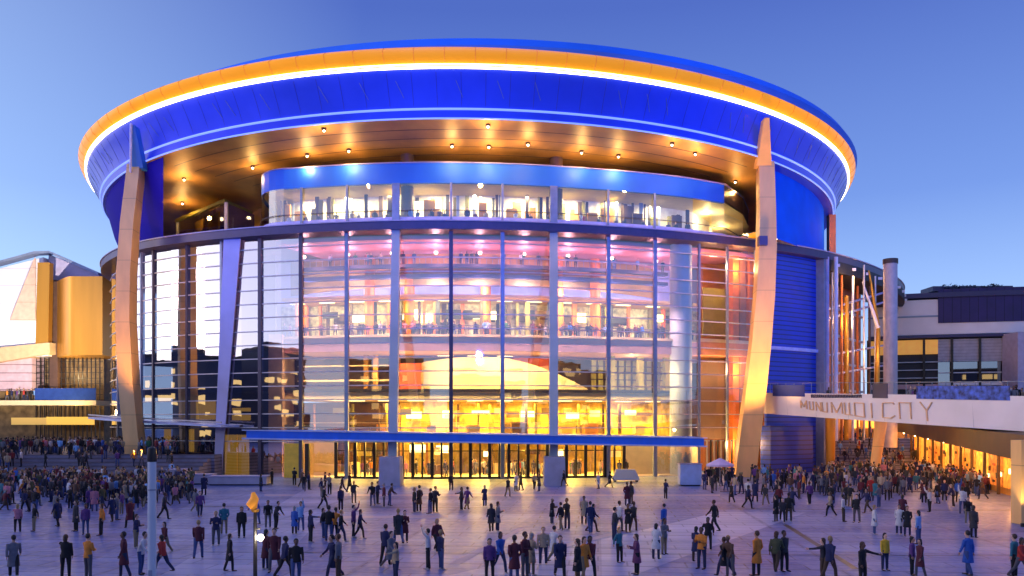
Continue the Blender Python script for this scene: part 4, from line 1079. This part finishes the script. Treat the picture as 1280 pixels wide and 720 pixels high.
# ------------------------------------------------------------------ PEOPLE
def person_material(name, rough):
    m = bpy.data.materials.new(name); m.use_nodes = True; nt = m.node_tree; N = nt.nodes; L = nt.links; b = N['Principled BSDF']
    oi = N.new('ShaderNodeObjectInfo'); tc = N.new('ShaderNodeTexCoord'); nz = N.new('ShaderNodeTexNoise'); nz.inputs['Scale'].default_value = 9; L.new(tc.outputs['Object'], nz.inputs[0])
    mr = N.new('ShaderNodeMapRange'); mr.inputs['To Min'].default_value = .7; mr.inputs['To Max'].default_value = 1.25; L.new(nz.outputs['Fac'], mr.inputs[0])
    mx = N.new('ShaderNodeVectorMath'); mx.operation = 'SCALE'; L.new(oi.outputs['Color'], mx.inputs[0]); L.new(mr.outputs[0], mx.inputs['Scale']); L.new(mx.outputs[0], b.inputs['Base Color'])
    b.inputs['Roughness'].default_value = rough; return m
M_skin = person_material('skin', .55); M_cloth = person_material('cloth', .85); M_hair = person_material('hair', .6)

def remeshed(mb, name, m, voxel, target):
    me = mb.mesh(name+'_src', m); bm = bmesh.new(); bm.from_mesh(me); bmesh.ops.recalc_face_normals(bm, faces=bm.faces); bm.to_mesh(me); bm.free()
    o = bpy.data.objects.new('tmp', me); COL.objects.link(o)
    r = o.modifiers.new('r', 'REMESH'); r.mode = 'VOXEL'; r.voxel_size = voxel; r.use_smooth_shade = True
    s = o.modifiers.new('s', 'SMOOTH'); s.iterations = 2; s.factor = .5
    d = o.modifiers.new('d', 'DECIMATE'); 
    dg = bpy.context.evaluated_depsgraph_get(); n = len(o.evaluated_get(dg).data.polygons)
    d.ratio = 1.0
    s_n = n*2
    d.ratio = min(1, target/max(1, s_n))
    dg.update(); bpy.context.view_layer.update(); dg = bpy.context.evaluated_depsgraph_get()
    out = bpy.data.meshes.new_from_object(o.evaluated_get(dg)); out.name = name
    out.polygons.foreach_set('use_smooth', [True]*len(out.polygons))
    if not out.materials: out.materials.append(m)
    bpy.data.objects.remove(o); return out

V = Vector
def limb3(a, l1, l2, ang1, ang2, side):
    """a: root; ang1 swing forward(+), ang2 bend added; forward = -Y"""
    k = a+V((side, -math.sin(ang1), -math.cos(ang1))).normalized()*l1
    e = k+V((side*.3, -math.sin(ang2), -math.cos(ang2))).normalized()*l2
    return k, e
POSES = {
 # name: (legL swing thigh, shin, legR..., armL upper, fore, armR upper, fore, lean, spread)
 'standing':      (0, 0, 0, 0, .05, .15, .0, .1, 0, .10),
 'walking':       (.42, .10, -.30, -.62, -.40, -.05, .42, .75, .05, .06),
 'striding':      (-.38, -.75, .48, .18, .45, .85, -.45, -.1, .07, .06),
 'holding a phone': (0.03, 0, -.05, 0, .25, 1.95, .2, 1.75, .04, .12),
 'with arms folded': (0, 0, .05, 0, .22, 1.55, .22, 1.5, 0, .10),
 'pointing ahead': (0, 0, .1, -.1, .05, .3, 1.35, 1.45, 0, .08),
 'with one arm raised': (.1, 0, -.1, -.1, 0, .2, 2.4, 2.9, 0, .08),
 'strolling':     (.22, .02, -.16, -.34, -.22, .0, .22, .4, .02, .07),
 'leaning forward': (.1, -.05, .02, -.2, .35, .9, .3, .7, .28, .08),
 'with hands on hips': (.03, 0, .12, 0, -.35, -.05, -.35, -.05, 0, .42),
 'with hands in pockets': (0, 0, .12, .0, -.18, .35, -.18, .35, -.02, .16),
}
def build_person(pose, fem, coat):
    tl, sl, tr_, sr, aul, afl, aur, afr, lean, sprd = POSES[pose]
    hip = .93; hw = .10; sw = .185 if not fem else .165; sh = 1.43
    out = {}
    hipL, hipR = V((-hw,0,hip)), V((hw,0,hip))
    kL, fL = limb3(hipL, .44, .43, tl, sl, -.05); kR, fR = limb3(hipR, .44, .43, tr_, sr, .05)
    low = min(fL.z, fR.z)-.07
    dz = V((0,0,-low))
    def sft(*a): return [p+dz for p in a]
    hipL, hipR, kL, fL, kR, fR = sft(hipL, hipR, kL, fL, kR, fR)
    ly = -math.tan(lean)
    pel = V((0,0,hip))+dz; ch = V((0,ly*.35,hip+.33))+dz; nk = V((0,ly*.55,sh+.06))+dz; hd = V((0,ly*.6-.02,sh+.22))+dz
    shL, shR = V((-sw,ly*.5,sh-.02))+dz, V((sw,ly*.5,sh-.02))+dz
    fold = 'folded' in pose; pocket = 'pockets' in pose; phone = 'phone' in pose
    def arm(s_, au, af, side):
        e = s_+V((side*(sprd+.08), -math.sin(au), -math.cos(au))).normalized()*.29
        inw = -side*.9 if fold else (-side*.45 if phone or pocket else side*.02)
        h = e+V((inw, -math.sin(af), -math.cos(af))).normalized()*.25
        return e, h
    eL, hL = arm(shL, aul, afl, -1); eR, hR = arm(shR, aur, afr, 1)
    # body
    b = MB()
    def tb(mb, pts, r, seg=10): mb.tube(pts, r, seg, up=(1,0,0) if abs((V(pts[-1])-V(pts[0])).normalized().x) < .8 else (0,1,0))
    tb(b, [pel-V((0,0,.08)), pel, pel+V((0,0,.16)), ch, nk-V((0,0,.10)), nk-V((0,0,.03))], [(.13,.10),(.165,.115),(.135,.095),(.165,.11),(.16,.09),(.06,.06)], 14)
    tb(b, [nk-V((0,0,.08)), hd-V((0,0,.08))], [.058,.054])
    b.ball(tuple(hd), .1, 14, 10, (.78,.95,1.18)); b.ball(tuple(hd+V((0,-.035,-.06))), .06, 10, 8, (.9,1,1))
    b.tube([hd+V((0,-.09,.015)), hd+V((0,-.118,-.025)), hd+V((0,-.09,-.04))], [.011,.017,.012], 6)
    for s in (-1, 1): b.ball(tuple(hd+V((s*.08,.0,-.01))), .026, 8, 6, (.4,.7,1.1))
    for hp, k, f in ((hipL,kL,fL),(hipR,kR,fR)):
        tb(b, [hp+V((0,0,.03)), hp*.5+k*.5, k, k*.6+f*.4, f], [.088,.075,.052,.052,.036])
        tb(b, [f, f+V((0,-.06,-.045)), f+V((0,-.15,-.05))], [.04,.04,.03])
    for s_, e, h in ((shL,eL,hL),(shR,eR,hR)):
        tb(b, [s_, s_*.5+e*.5, e, h], [.055,.046,.038,.026])
    body = remeshed(b, 'person_body', M_skin, .017, 1500)
    # hands with fingers
    hb = MB(); 
    for e, h, side in ((eL,hL,-1),(eR,hR,1)):
        if pocket: continue
        dr = (h-e).normalized(); ax = dr.cross(V((side,0,0)));
        if ax.length < .1: ax = V((0,1,0))
        ax.normalize(); nrm = dr.cross(ax).normalized()
        pm = h+dr*.08
        hb.tube([h-dr*.02, h+dr*.03, pm], [(.026,.02),(.04,.017),(.038,.014)], 10, up=ax)
        for j, ln in enumerate((.068,.078,.073,.056)):
            r0 = pm-dr*.01+ax*(.029-.019*j); m1 = r0+dr*ln*.5+nrm*.004; m2 = r0+dr*ln*.88+nrm*.028
            hb.tube([r0, m1, m2], [.0088,.008,.0062], 5)
        t0 = h+dr*.025+ax*.03; hb.tube([t0, t0+ax*.025+dr*.03, t0+ax*.032+dr*.06], [.011,.010,.008], 5)
    if hb.v:
        bm = bmesh.new(); bm.from_mesh(body); hm = hb.mesh('h', M_skin, True); bm.from_mesh(hm); bm.to_mesh(body); bm.free()
        body.polygons.foreach_set('use_smooth', [True]*len(body.polygons))
    # face marks: eyes and mouth are modelled dark
    # jacket
    j = MB(); hem = pel-V((0,0,.10 if not coat else .42)); fl = .02 if not coat else .06
    tb(j, [hem, pel, pel+V((0,0,.17)), ch, nk-V((0,0,.09)), nk-V((0,0,.005))], [(.175+fl,.13+fl),(.182,.135),(.152,.115),(.185,.13),(.185,.105),(.075,.08)], 16)
    for s_, e, h in ((shL,eL,hL),(shR,eR,hR)):
        tb(j, [s_+V((0,0,.01)), s_*.5+e*.5, e, h], [.074,.062,.052,.041])
    jack = remeshed(j, 'jacket' if not coat else 'coat', M_cloth, .019, 1100)
    t = MB()
    tb(t, [pel-V((0,0,.12)), pel, pel+V((0,0,.07))], [(.15,.12),(.172,.127),(.16,.12)], 14)
    for hp, k, f in ((hipL,kL,fL),(hipR,kR,fR)):
        tb(t, [hp+V((0,0,.03)), hp*.5+k*.5, k, k*.6+f*.4, f-V((0,0,.01))], [.102,.09,.068,.066,.056])
    trou = remeshed(t, 'trousers', M_cloth, .019, 800)
    shs = []
    for f in (fL, fR):
        s = MB(); s.tube([f+V((0,.035,-.02)), f+V((0,0,-.03)), f+V((0,-.08,-.045)), f+V((0,-.19,-.05))], [(.035,.03),(.047,.042),(.046,.03),(.03,.02)], 8, up=(1,0,0)); shs.append(s.mesh('shoe', M_cloth, True))
    hr = MB(); hr.ball(tuple(hd+V((0,.022,.028))), .107, 14, 9, (.86,.96,1.08))
    if fem: hr.tube([hd+V((0,.05,.03)), hd+V((0,.075,-.08)), hd+V((0,.07,-.20))], [(.08,.05),(.085,.045),(.05,.02)], 10, up=(1,0,0))
    bm = bmesh.new(); hair_src = hr.mesh('hair', M_hair, True); bm.from_mesh(hair_src)
    # carve the face: push front verts back
    for v in bm.verts:
        if v.co.y < hd.y-.045 and v.co.z < hd.z+.055: v.co.y = hd.y-.03
        if v.co.y < hd.y-.03 and v.co.z < hd.z-.02: v.co.y = hd.y+.0
    bm.to_mesh(hair_src); bm.free()
    return {'body': body, 'jacket': jack, 'trousers': trou, 'shoe_a': shs[0], 'shoe_b': shs[1], 'hair': hair_src}
VAR = []
for pose, fem, coat in (('standing',0,0),('standing',1,1),('walking',0,0),('walking',1,0),('striding',0,1),('striding',1,0),('holding a phone',0,0),('holding a phone',1,1),
                        ('with arms folded',0,0),('pointing ahead',1,0),('with one arm raised',0,0),('with hands in pockets',0,0),('with hands in pockets',0,1),('walking',0,1),('strolling',0,0),('strolling',1,1),('strolling',0,1),('leaning forward',0,0),('with hands on hips',1,0),('standing',1,0)):
    VAR.append((pose, fem, coat, build_person(pose, fem, coat)))

JC = {'black':(.012,.012,.016),'charcoal':(.035,.035,.045),'navy':(.014,.02,.09),'dark red':(.16,.02,.03),'maroon':(.10,.015,.03),'grey':(.17,.17,.2),'white':(.7,.68,.7),'blue':(.03,.12,.5),
      'orange':(.75,.26,.03),'brown':(.12,.06,.035),'beige':(.45,.34,.22),'olive':(.08,.09,.04),'purple':(.14,.05,.22),'pink':(.6,.22,.28),'teal':(.03,.18,.24),'yellow':(.8,.5,.03),'red':(.5,.04,.03),'sky blue':(.2,.4,.75),'green':(.04,.16,.07),'plum':(.18,.05,.13)}
TC = {'black':(.012,.012,.016),'navy':(.02,.03,.09),'grey':(.10,.10,.12),'blue':(.05,.09,.25),'khaki':(.25,.2,.13),'brown':(.08,.05,.03)}
JW = ['black']*12+['charcoal']*8+['navy']*8+['maroon']*2+['dark red']*2+['grey']*3+['white','blue','brown','brown','beige','olive','purple','purple','pink','teal','sky blue','red','plum','green','orange']
SK = [(.55,.33,.24),(.42,.24,.16),(.22,.11,.07),(.60,.38,.29),(.12,.06,.04)]
HR = {'dark':(.012,.01,.01),'brown':(.05,.025,.012),'blond':(.3,.2,.08),'grey':(.25,.25,.26)}
used = set(); people = []
def zone(px, fy, d):
    if px < 245 and d > 79: return 'on the left terrace steps'
    if px > 1165 and d > 45 and fy > 585: return 'beside the orange shopfronts'
    if d > 96: return 'on the stairs under the bridge'
    if fy < 617 and 900 < px: return 'beneath the bridge by the blue shutter' if px < 1030 else 'in the crowd beneath the bridge'
    if fy < 617: 
        return ('by the planters left of the canopy' if px < 350 else 'at the left doors under the canopy' if px < 480 else 'between the two plinths before the doors' if px < 700 else 'at the right doors under the canopy' if px < 850 else 'beside the pale blue kiosk')
    if fy < 650: 
        return ('behind the pale lamp column' if px < 200 else 'right of the pale lamp column' if px < 300 else 'in the group beyond the street lamp' if px < 480 else 'on open paving before the left plinth' if px < 640 else 'on open paving before the right plinth' if px < 860 else 'in front of the golden right pylon' if px < 1000 else 'in front of the bridge lettering')
    return ('at the left front of the plaza' if px < 130 else 'near the foot of the pale lamp column' if px < 260 else 'near the dark street lamp' if px < 400 else 'left of centre on the front paving' if px < 560 else 'at the centre of the front paving' if px < 700 else 'right of centre on the front paving' if px < 850 else 'on the front paving below the right pylon' if px < 1030 else 'at the right front below the bridge')
first = {}
NP = 0
def add_person(px, fy, jc=None, var=None, face=None, zz=None, d=None, hgt=None):
    global NP
    if d is None:
        d = EYE*F/(fy-HY)
        for _ in range(30):    # walk up to the terrace if the foot lies on it
            x = (px-CX)/F*d; z = terr_z(x, d); d2 = (EYE-z)*F/(fy-HY)
            if abs(d2-d) < .2: break
            d = .5*d+.5*d2
    x = (px-CX)/F*d; z = terr_z(x, d) if zz is None else zz
    zn = zone(px, fy, d)
    for _ in range(200):
        vi = var if var is not None else R_.randrange(len(VAR)); pose, fem, coat, ms = VAR[vi]
        j = jc or R_.choice(JW); t = R_.choice(['black','black','black','navy','navy','grey','blue','blue','khaki','brown']); hn = R_.choice(['dark']*6+['brown']*4+['blond','grey'])
        lab = 'person with %s%s hair in %s %s and %s trousers %s %s' % ('long ' if fem else 'short ', hn, j, 'coat' if coat else 'jacket', t, pose, zn)
        if len(lab.split()) > 16: lab = '%s%s haired person in %s %s and %s trousers %s %s' % ('long ' if fem else 'short ', hn, j, 'coat' if coat else 'jacket', t, pose, zn)
        if len(lab.split()) > 16: lab = 'person in %s %s and %s trousers %s %s' % (j, 'coat' if coat else 'jacket', t, pose, zn)
        if len(lab.split()) > 16: lab = 'person in %s %s %s %s' % (j, 'coat' if coat else 'jacket', pose, zn)
        if len(lab.split()) > 16: lab = 'person in %s %s %s' % (j, 'coat' if coat else 'jacket', zn)
        if lab not in used: break
        if _ > 100: var = None
        if _ > 150: jc = None
    used.add(lab)
    o = bpy.data.objects.new('person', ms['body']); COL.objects.link(o)
    o['label'] = lab; o['category'] = 'person'; o['group'] = 'people crossing the plaza'
    o.location = (x, d, z); s = (hgt or R_.uniform(.86, .99))*(.95 if fem else 1.0); o.scale = (s*R_.uniform(.95,1.12), s*R_.uniform(.95,1.12), s)
    o.rotation_euler = (0, 0, R_.uniform(0, 2*math.pi) if face is None else face)
    o.color = (*R_.choice(SK), 1)
    scol = R_.choice([(.02,.02,.02),(.05,.03,.02),(.4,.4,.4)])
    for k, c in (('hair', HR[hn]), ('jacket', tuple(.8*v for v in JC[j])), ('trousers', tuple(.8*v for v in TC[t])), ('shoe_a', scol), ('shoe_b', scol)):
        q = bpy.data.objects.new('coat' if (k == 'jacket' and coat) else k.split('_')[0], ms[k]); COL.objects.link(q); q.parent = o; q.color = (*c, 1)
    people.append((x, d)); NP += 1
    return o
SPEC = [(22,665,'pink'),(43,664,'black'),(72,658,'navy'),(95,664,'charcoal'),(107,668,'purple'),(127,669,'orange'),(140,652,'navy'),(163,660,'dark red'),(17,722,'grey'),(82,722,'black'),(110,724,'orange'),(155,722,'maroon'),
 (176,718,'white'),(203,716,'red'),(206,692,'maroon'),(170,685,'navy'),(248,698,'maroon'),(270,682,'navy'),(287,714,'black'),(302,672,'black'),(280,668,'teal'),(228,620,'black'),(255,619,'navy'),(250,646,'purple'),(244,640,'grey'),
 (326,614,'charcoal'),(340,606,'black'),(368,607,'black'),(380,614,'black'),(386,612,'navy'),(402,621,'navy'),(412,618,'grey'),(428,616,'charcoal'),(437,615,'black'),(368,668,'blue'),(376,664,'sky blue'),(388,678,'navy'),(404,672,'black'),(411,676,'black'),
 (418,674,'orange'),(426,677,'black'),(442,672,'purple'),(450,673,'navy'),(466,632,'black'),(472,630,'navy'),(480,634,'dark red'),(487,632,'brown'),(518,641,'black'),(524,640,'brown'),(538,642,'black'),(544,641,'charcoal'),(564,613,'black'),
 (577,638,'charcoal'),(584,637,'purple'),(606,633,'navy'),(614,664,'charcoal'),(622,664,'grey'),(498,680,'charcoal'),(506,678,'maroon'),(482,706,'navy'),(488,712,'grey'),(535,712,'white'),(551,712,'navy'),(546,690,'maroon'),(332,712,'maroon'),(343,714,'maroon'),
 (356,722,'navy'),(370,728,'black'),(416,724,'navy'),(423,726,'grey'),(495,728,'beige'),(612,724,'purple'),(335,660,'black'),(345,661,'charcoal'),(322,655,'blue'),(635,621,'black'),(645,614,'white'),(651,613,'black'),(668,612,'beige'),(674,614,'charcoal'),
 (705,608,'black'),(748,611,'white'),(762,610,'black'),(784,632,'maroon'),(789,630,'charcoal'),(785,665,'black'),(792,664,'charcoal'),(832,624,'navy'),(690,655,'black'),(701,663,'black'),(709,662,'black'),(730,655,'beige'),(738,667,'navy'),(741,665,'black'),
 (768,676,'charcoal'),(774,664,'white'),(656,722,'maroon'),(664,719,'beige'),(679,706,'beige'),(692,702,'white'),(722,730,'black'),(730,724,'orange'),(737,722,'dark red'),(774,703,'teal'),(796,718,'plum'),(820,699,'white'),(830,693,'grey'),(830,668,'blue'),
 (870,702,'navy'),(877,711,'orange'),(885,688,'black'),(893,664,'black'),(906,720,'black'),(913,721,'brown'),(946,720,'orange'),(970,715,'olive'),(980,714,'charcoal'),(970,652,'black'),(978,653,'charcoal'),(986,652,'black'),(1037,728,'navy'),(1029,726,'charcoal'),(1078,733,'black'),
 (1106,713,'yellow'),(1093,668,'white'),(1071,653,'black'),(1084,641,'navy'),(1124,668,'white'),(1134,670,'black'),(1148,680,'sky blue'),(1140,719,'purple'),(1150,722,'maroon'),(1210,719,'blue'),(1268,722,'teal'),(1276,724,'red'),(1210,655,'black'),(1217,672,'charcoal'),(1203,642,'white'),
 (1162,640,'white'),(1038,646,'beige'),(625,716,'blue'),(700,724,'navy'),(643,728,'maroon'),(1054,652,'white'),(990,640,'navy'),(957,632,'charcoal'),(944,628,'navy'),(935,626,'white'),(1128,650,'maroon')]
LIM = 296
for px, fy, jc in SPEC: add_person(px, fy, jc)
def free(x, d, r): return all((x-a)**2+(d-b)**2 > r*r for a, b in people)
def scatter(n, fpx, ffy, r=.55):
    c = 0; tries = 0
    while c < n and tries < n*30 and NP < LIM:
        tries += 1; px = fpx(); fy = ffy(px)
        d = EYE*F/(fy-HY); x = (px-CX)/F*d
        if 478 < px < 506 and fy < 612 or 678 < px < 706 and fy < 612: continue
        if d > 84: continue
        if not free(x, d, r): continue
        add_person(px, fy); c += 1
scatter(76, lambda: R_.uniform(-5, 240), lambda px: R_.triangular(606, 655, 618), .5)
scatter(52, lambda: R_.triangular(890, 1185, 1050), lambda px: R_.triangular(604, 642, 608), .5)
scatter(14, lambda: R_.uniform(1170, 1245), lambda px: R_.uniform(604, 634), .5)
scatter(8, lambda: R_.uniform(360, 475), lambda px: R_.uniform(602, 640), .5)
scatter(9, lambda: R_.uniform(510, 860), lambda px: R_.uniform(600, 612), .6)

# ---- the dense crowd further back: one mass
CR = MB(); CRC = []
def low_person(x, y, z, h, rot, jc, tc_, sk, hc):
    s = h/1.75; c_, s_ = math.cos(rot), math.sin(rot); sw = R_.uniform(-.22, .22)
    def T(p): return (x+(p[0]*c_-p[1]*s_)*s, y+(p[0]*s_+p[1]*c_)*s, z+p[2]*s)
    def tb(pts, r, col, seg=6):
        n0 = len(CR.f); m = MB(); m.tube(pts, r, seg, up=(1,0,0)); k = len(CR.v); CR.v += [T(v) for v in m.v]; CR.f += [tuple(i+k for i in f) for f in m.f]; CRC.extend([col]*(len(CR.f)-n0))
    for sd_ in (-1, 1):
        tb([(sd_*.1,0,.9),(sd_*.11,-sw*sd_*.6,.48),(sd_*.11,-sw*sd_,.06)], [.095,.07,.05], tc_)
        tb([(sd_*.11,-sw*sd_+.03,.04),(sd_*.11,-sw*sd_-.16,.03)], [.045,.03], (.02,.02,.02), 5)
        tb([(sd_*.2,0,1.42),(sd_*.25,sw*sd_*.5,1.15),(sd_*.22,sw*sd_*.8-.08,.9)], [.07,.055,.04], jc)
        tb([(sd_*.22,sw*sd_*.8-.08,.9),(sd_*.21,sw*sd_*.8-.1,.8)], [.035,.025], sk, 5)
    tb([(0,0,.8),(0,0,.95),(0,0,1.15),(0,0,1.36),(0,0,1.46)], [(.17,.12),(.18,.13),(.16,.11),(.2,.13),(.12,.1)], jc, 8)
    tb([(0,0,1.44),(0,-.01,1.54)], [.055,.055], sk)
    tb([(0,-.02,1.51),(0,-.02,1.57),(0,-.02,1.66),(0,-.02,1.73)], [.05,.08,.085,.05], sk, 8)
    tb([(0,.03,1.55),(0,.035,1.66),(0,.01,1.75),(0,0,1.77)], [.05,.088,.08,.03], hc, 8)
def cp(x, y, z, h=None, bright=1, rot=None):
    j = JC[R_.choice(JW+['white','grey','sky blue','beige','pink','white'])]
    low_person(x, y, z, h or R_.uniform(1.58,1.85), R_.uniform(0,6.28) if rot is None else rot, j, TC[R_.choice(['black','navy','grey','blue'])], R_.choice(SK), HR[R_.choice(['dark','brown','blond'])])
for i in range(170):   # stairs and level ground beneath the bridge
    px = R_.uniform(1034, 1180); d = R_.uniform(84, 122); x = (px-CX)/F*d; cp(x, d, terr_z(x, d))
for i in range(110):
    px = R_.uniform(880, 1180); d = R_.uniform(66, 86); cp((px-CX)/F*d, d, 0)
for i in range(70):
    px = R_.uniform(1172, 1240); d = R_.uniform(66, 92); x = (px-CX)/F*d; cp(x, d, 0)
for i in range(210):   # left terrace
    px = R_.uniform(-30, 225); d = R_.triangular(80, 110, 88); x = (px-CX)/F*d
    if x < -32 and not (abs(px-163) < 12 and abs(d-91) < 2): cp(x, d, terr_z(x, d))
for i in range(230):   # left back plaza
    px = R_.uniform(-20, 240); d = R_.uniform(58, 80); cp((px-CX)/F*d, d, 0)
for i in range(95):    # concourse
    px = R_.uniform(352, 870); q = IN(px, R_.uniform(3.9, 6.5)); cp(q[0], q[1], 15.42, rot=R_.uniform(-.8,.8))
for i in range(40):
    px = R_.uniform(345, 860); q = IN(px, R_.uniform(2.2, 3.6)); cp(q[0], q[1], 27.1, rot=R_.uniform(-.8,.8))
for i in range(26):
    px = R_.uniform(385, 830); q = IN(px, 9.45); cp(q[0], q[1], 24.25, 1.5, rot=0)
for i in range(55):    # lobby
    px = R_.uniform(425, 790); q = IN(px, R_.uniform(2.4, 9)); cp(q[0], q[1], .05)
for i in range(38):    # bridge deck
    t = R_.uniform(0, Lb*1.2) if i > 26 else R_.uniform(Lb*.62, Lb*.98); q = bA+bD*t-bN*R_.uniform(.35, 2.2); cp(q.x, q.y, btop(t)-1.0, rot=R_.uniform(-1.2,.2))
for i in range(34):    # balcony of the left building
    p = LP(R_.uniform(8, 118), 0, R_.uniform(-1.6, .5)); cp(p.x, p.y, zat(501,D))
me = CR.mesh('crowd', mat('crowd_dummy', (.1,.1,.1)))
ca = me.color_attributes.new('Col', 'FLOAT_COLOR', 'CORNER'); buf = []
for pl_, c in zip(me.polygons, CRC): buf += [c[0], c[1], c[2], 1.0]*pl_.loop_total
ca.data.foreach_set('color', buf)
m = bpy.data.materials.new('crowd_cloth'); m.use_nodes = True; vc = m.node_tree.nodes.new('ShaderNodeVertexColor'); vc.layer_name = 'Col'
m.node_tree.links.new(vc.outputs[0], m.node_tree.nodes['Principled BSDF'].inputs['Base Color']); m.node_tree.nodes['Principled BSDF'].inputs['Roughness'].default_value = .8
me.materials.clear(); me.materials.append(m); me.polygons.foreach_set('use_smooth', [True]*len(me.polygons))
cro = bpy.data.objects.new('crowd', me); COL.objects.link(cro); cro['kind'] = 'stuff'; cro['label'] = 'dense dark crowd filling the stairs, terraces, balconies and concourses'; cro['category'] = 'crowd'
print('people', NP, 'objects', len(bpy.data.objects))
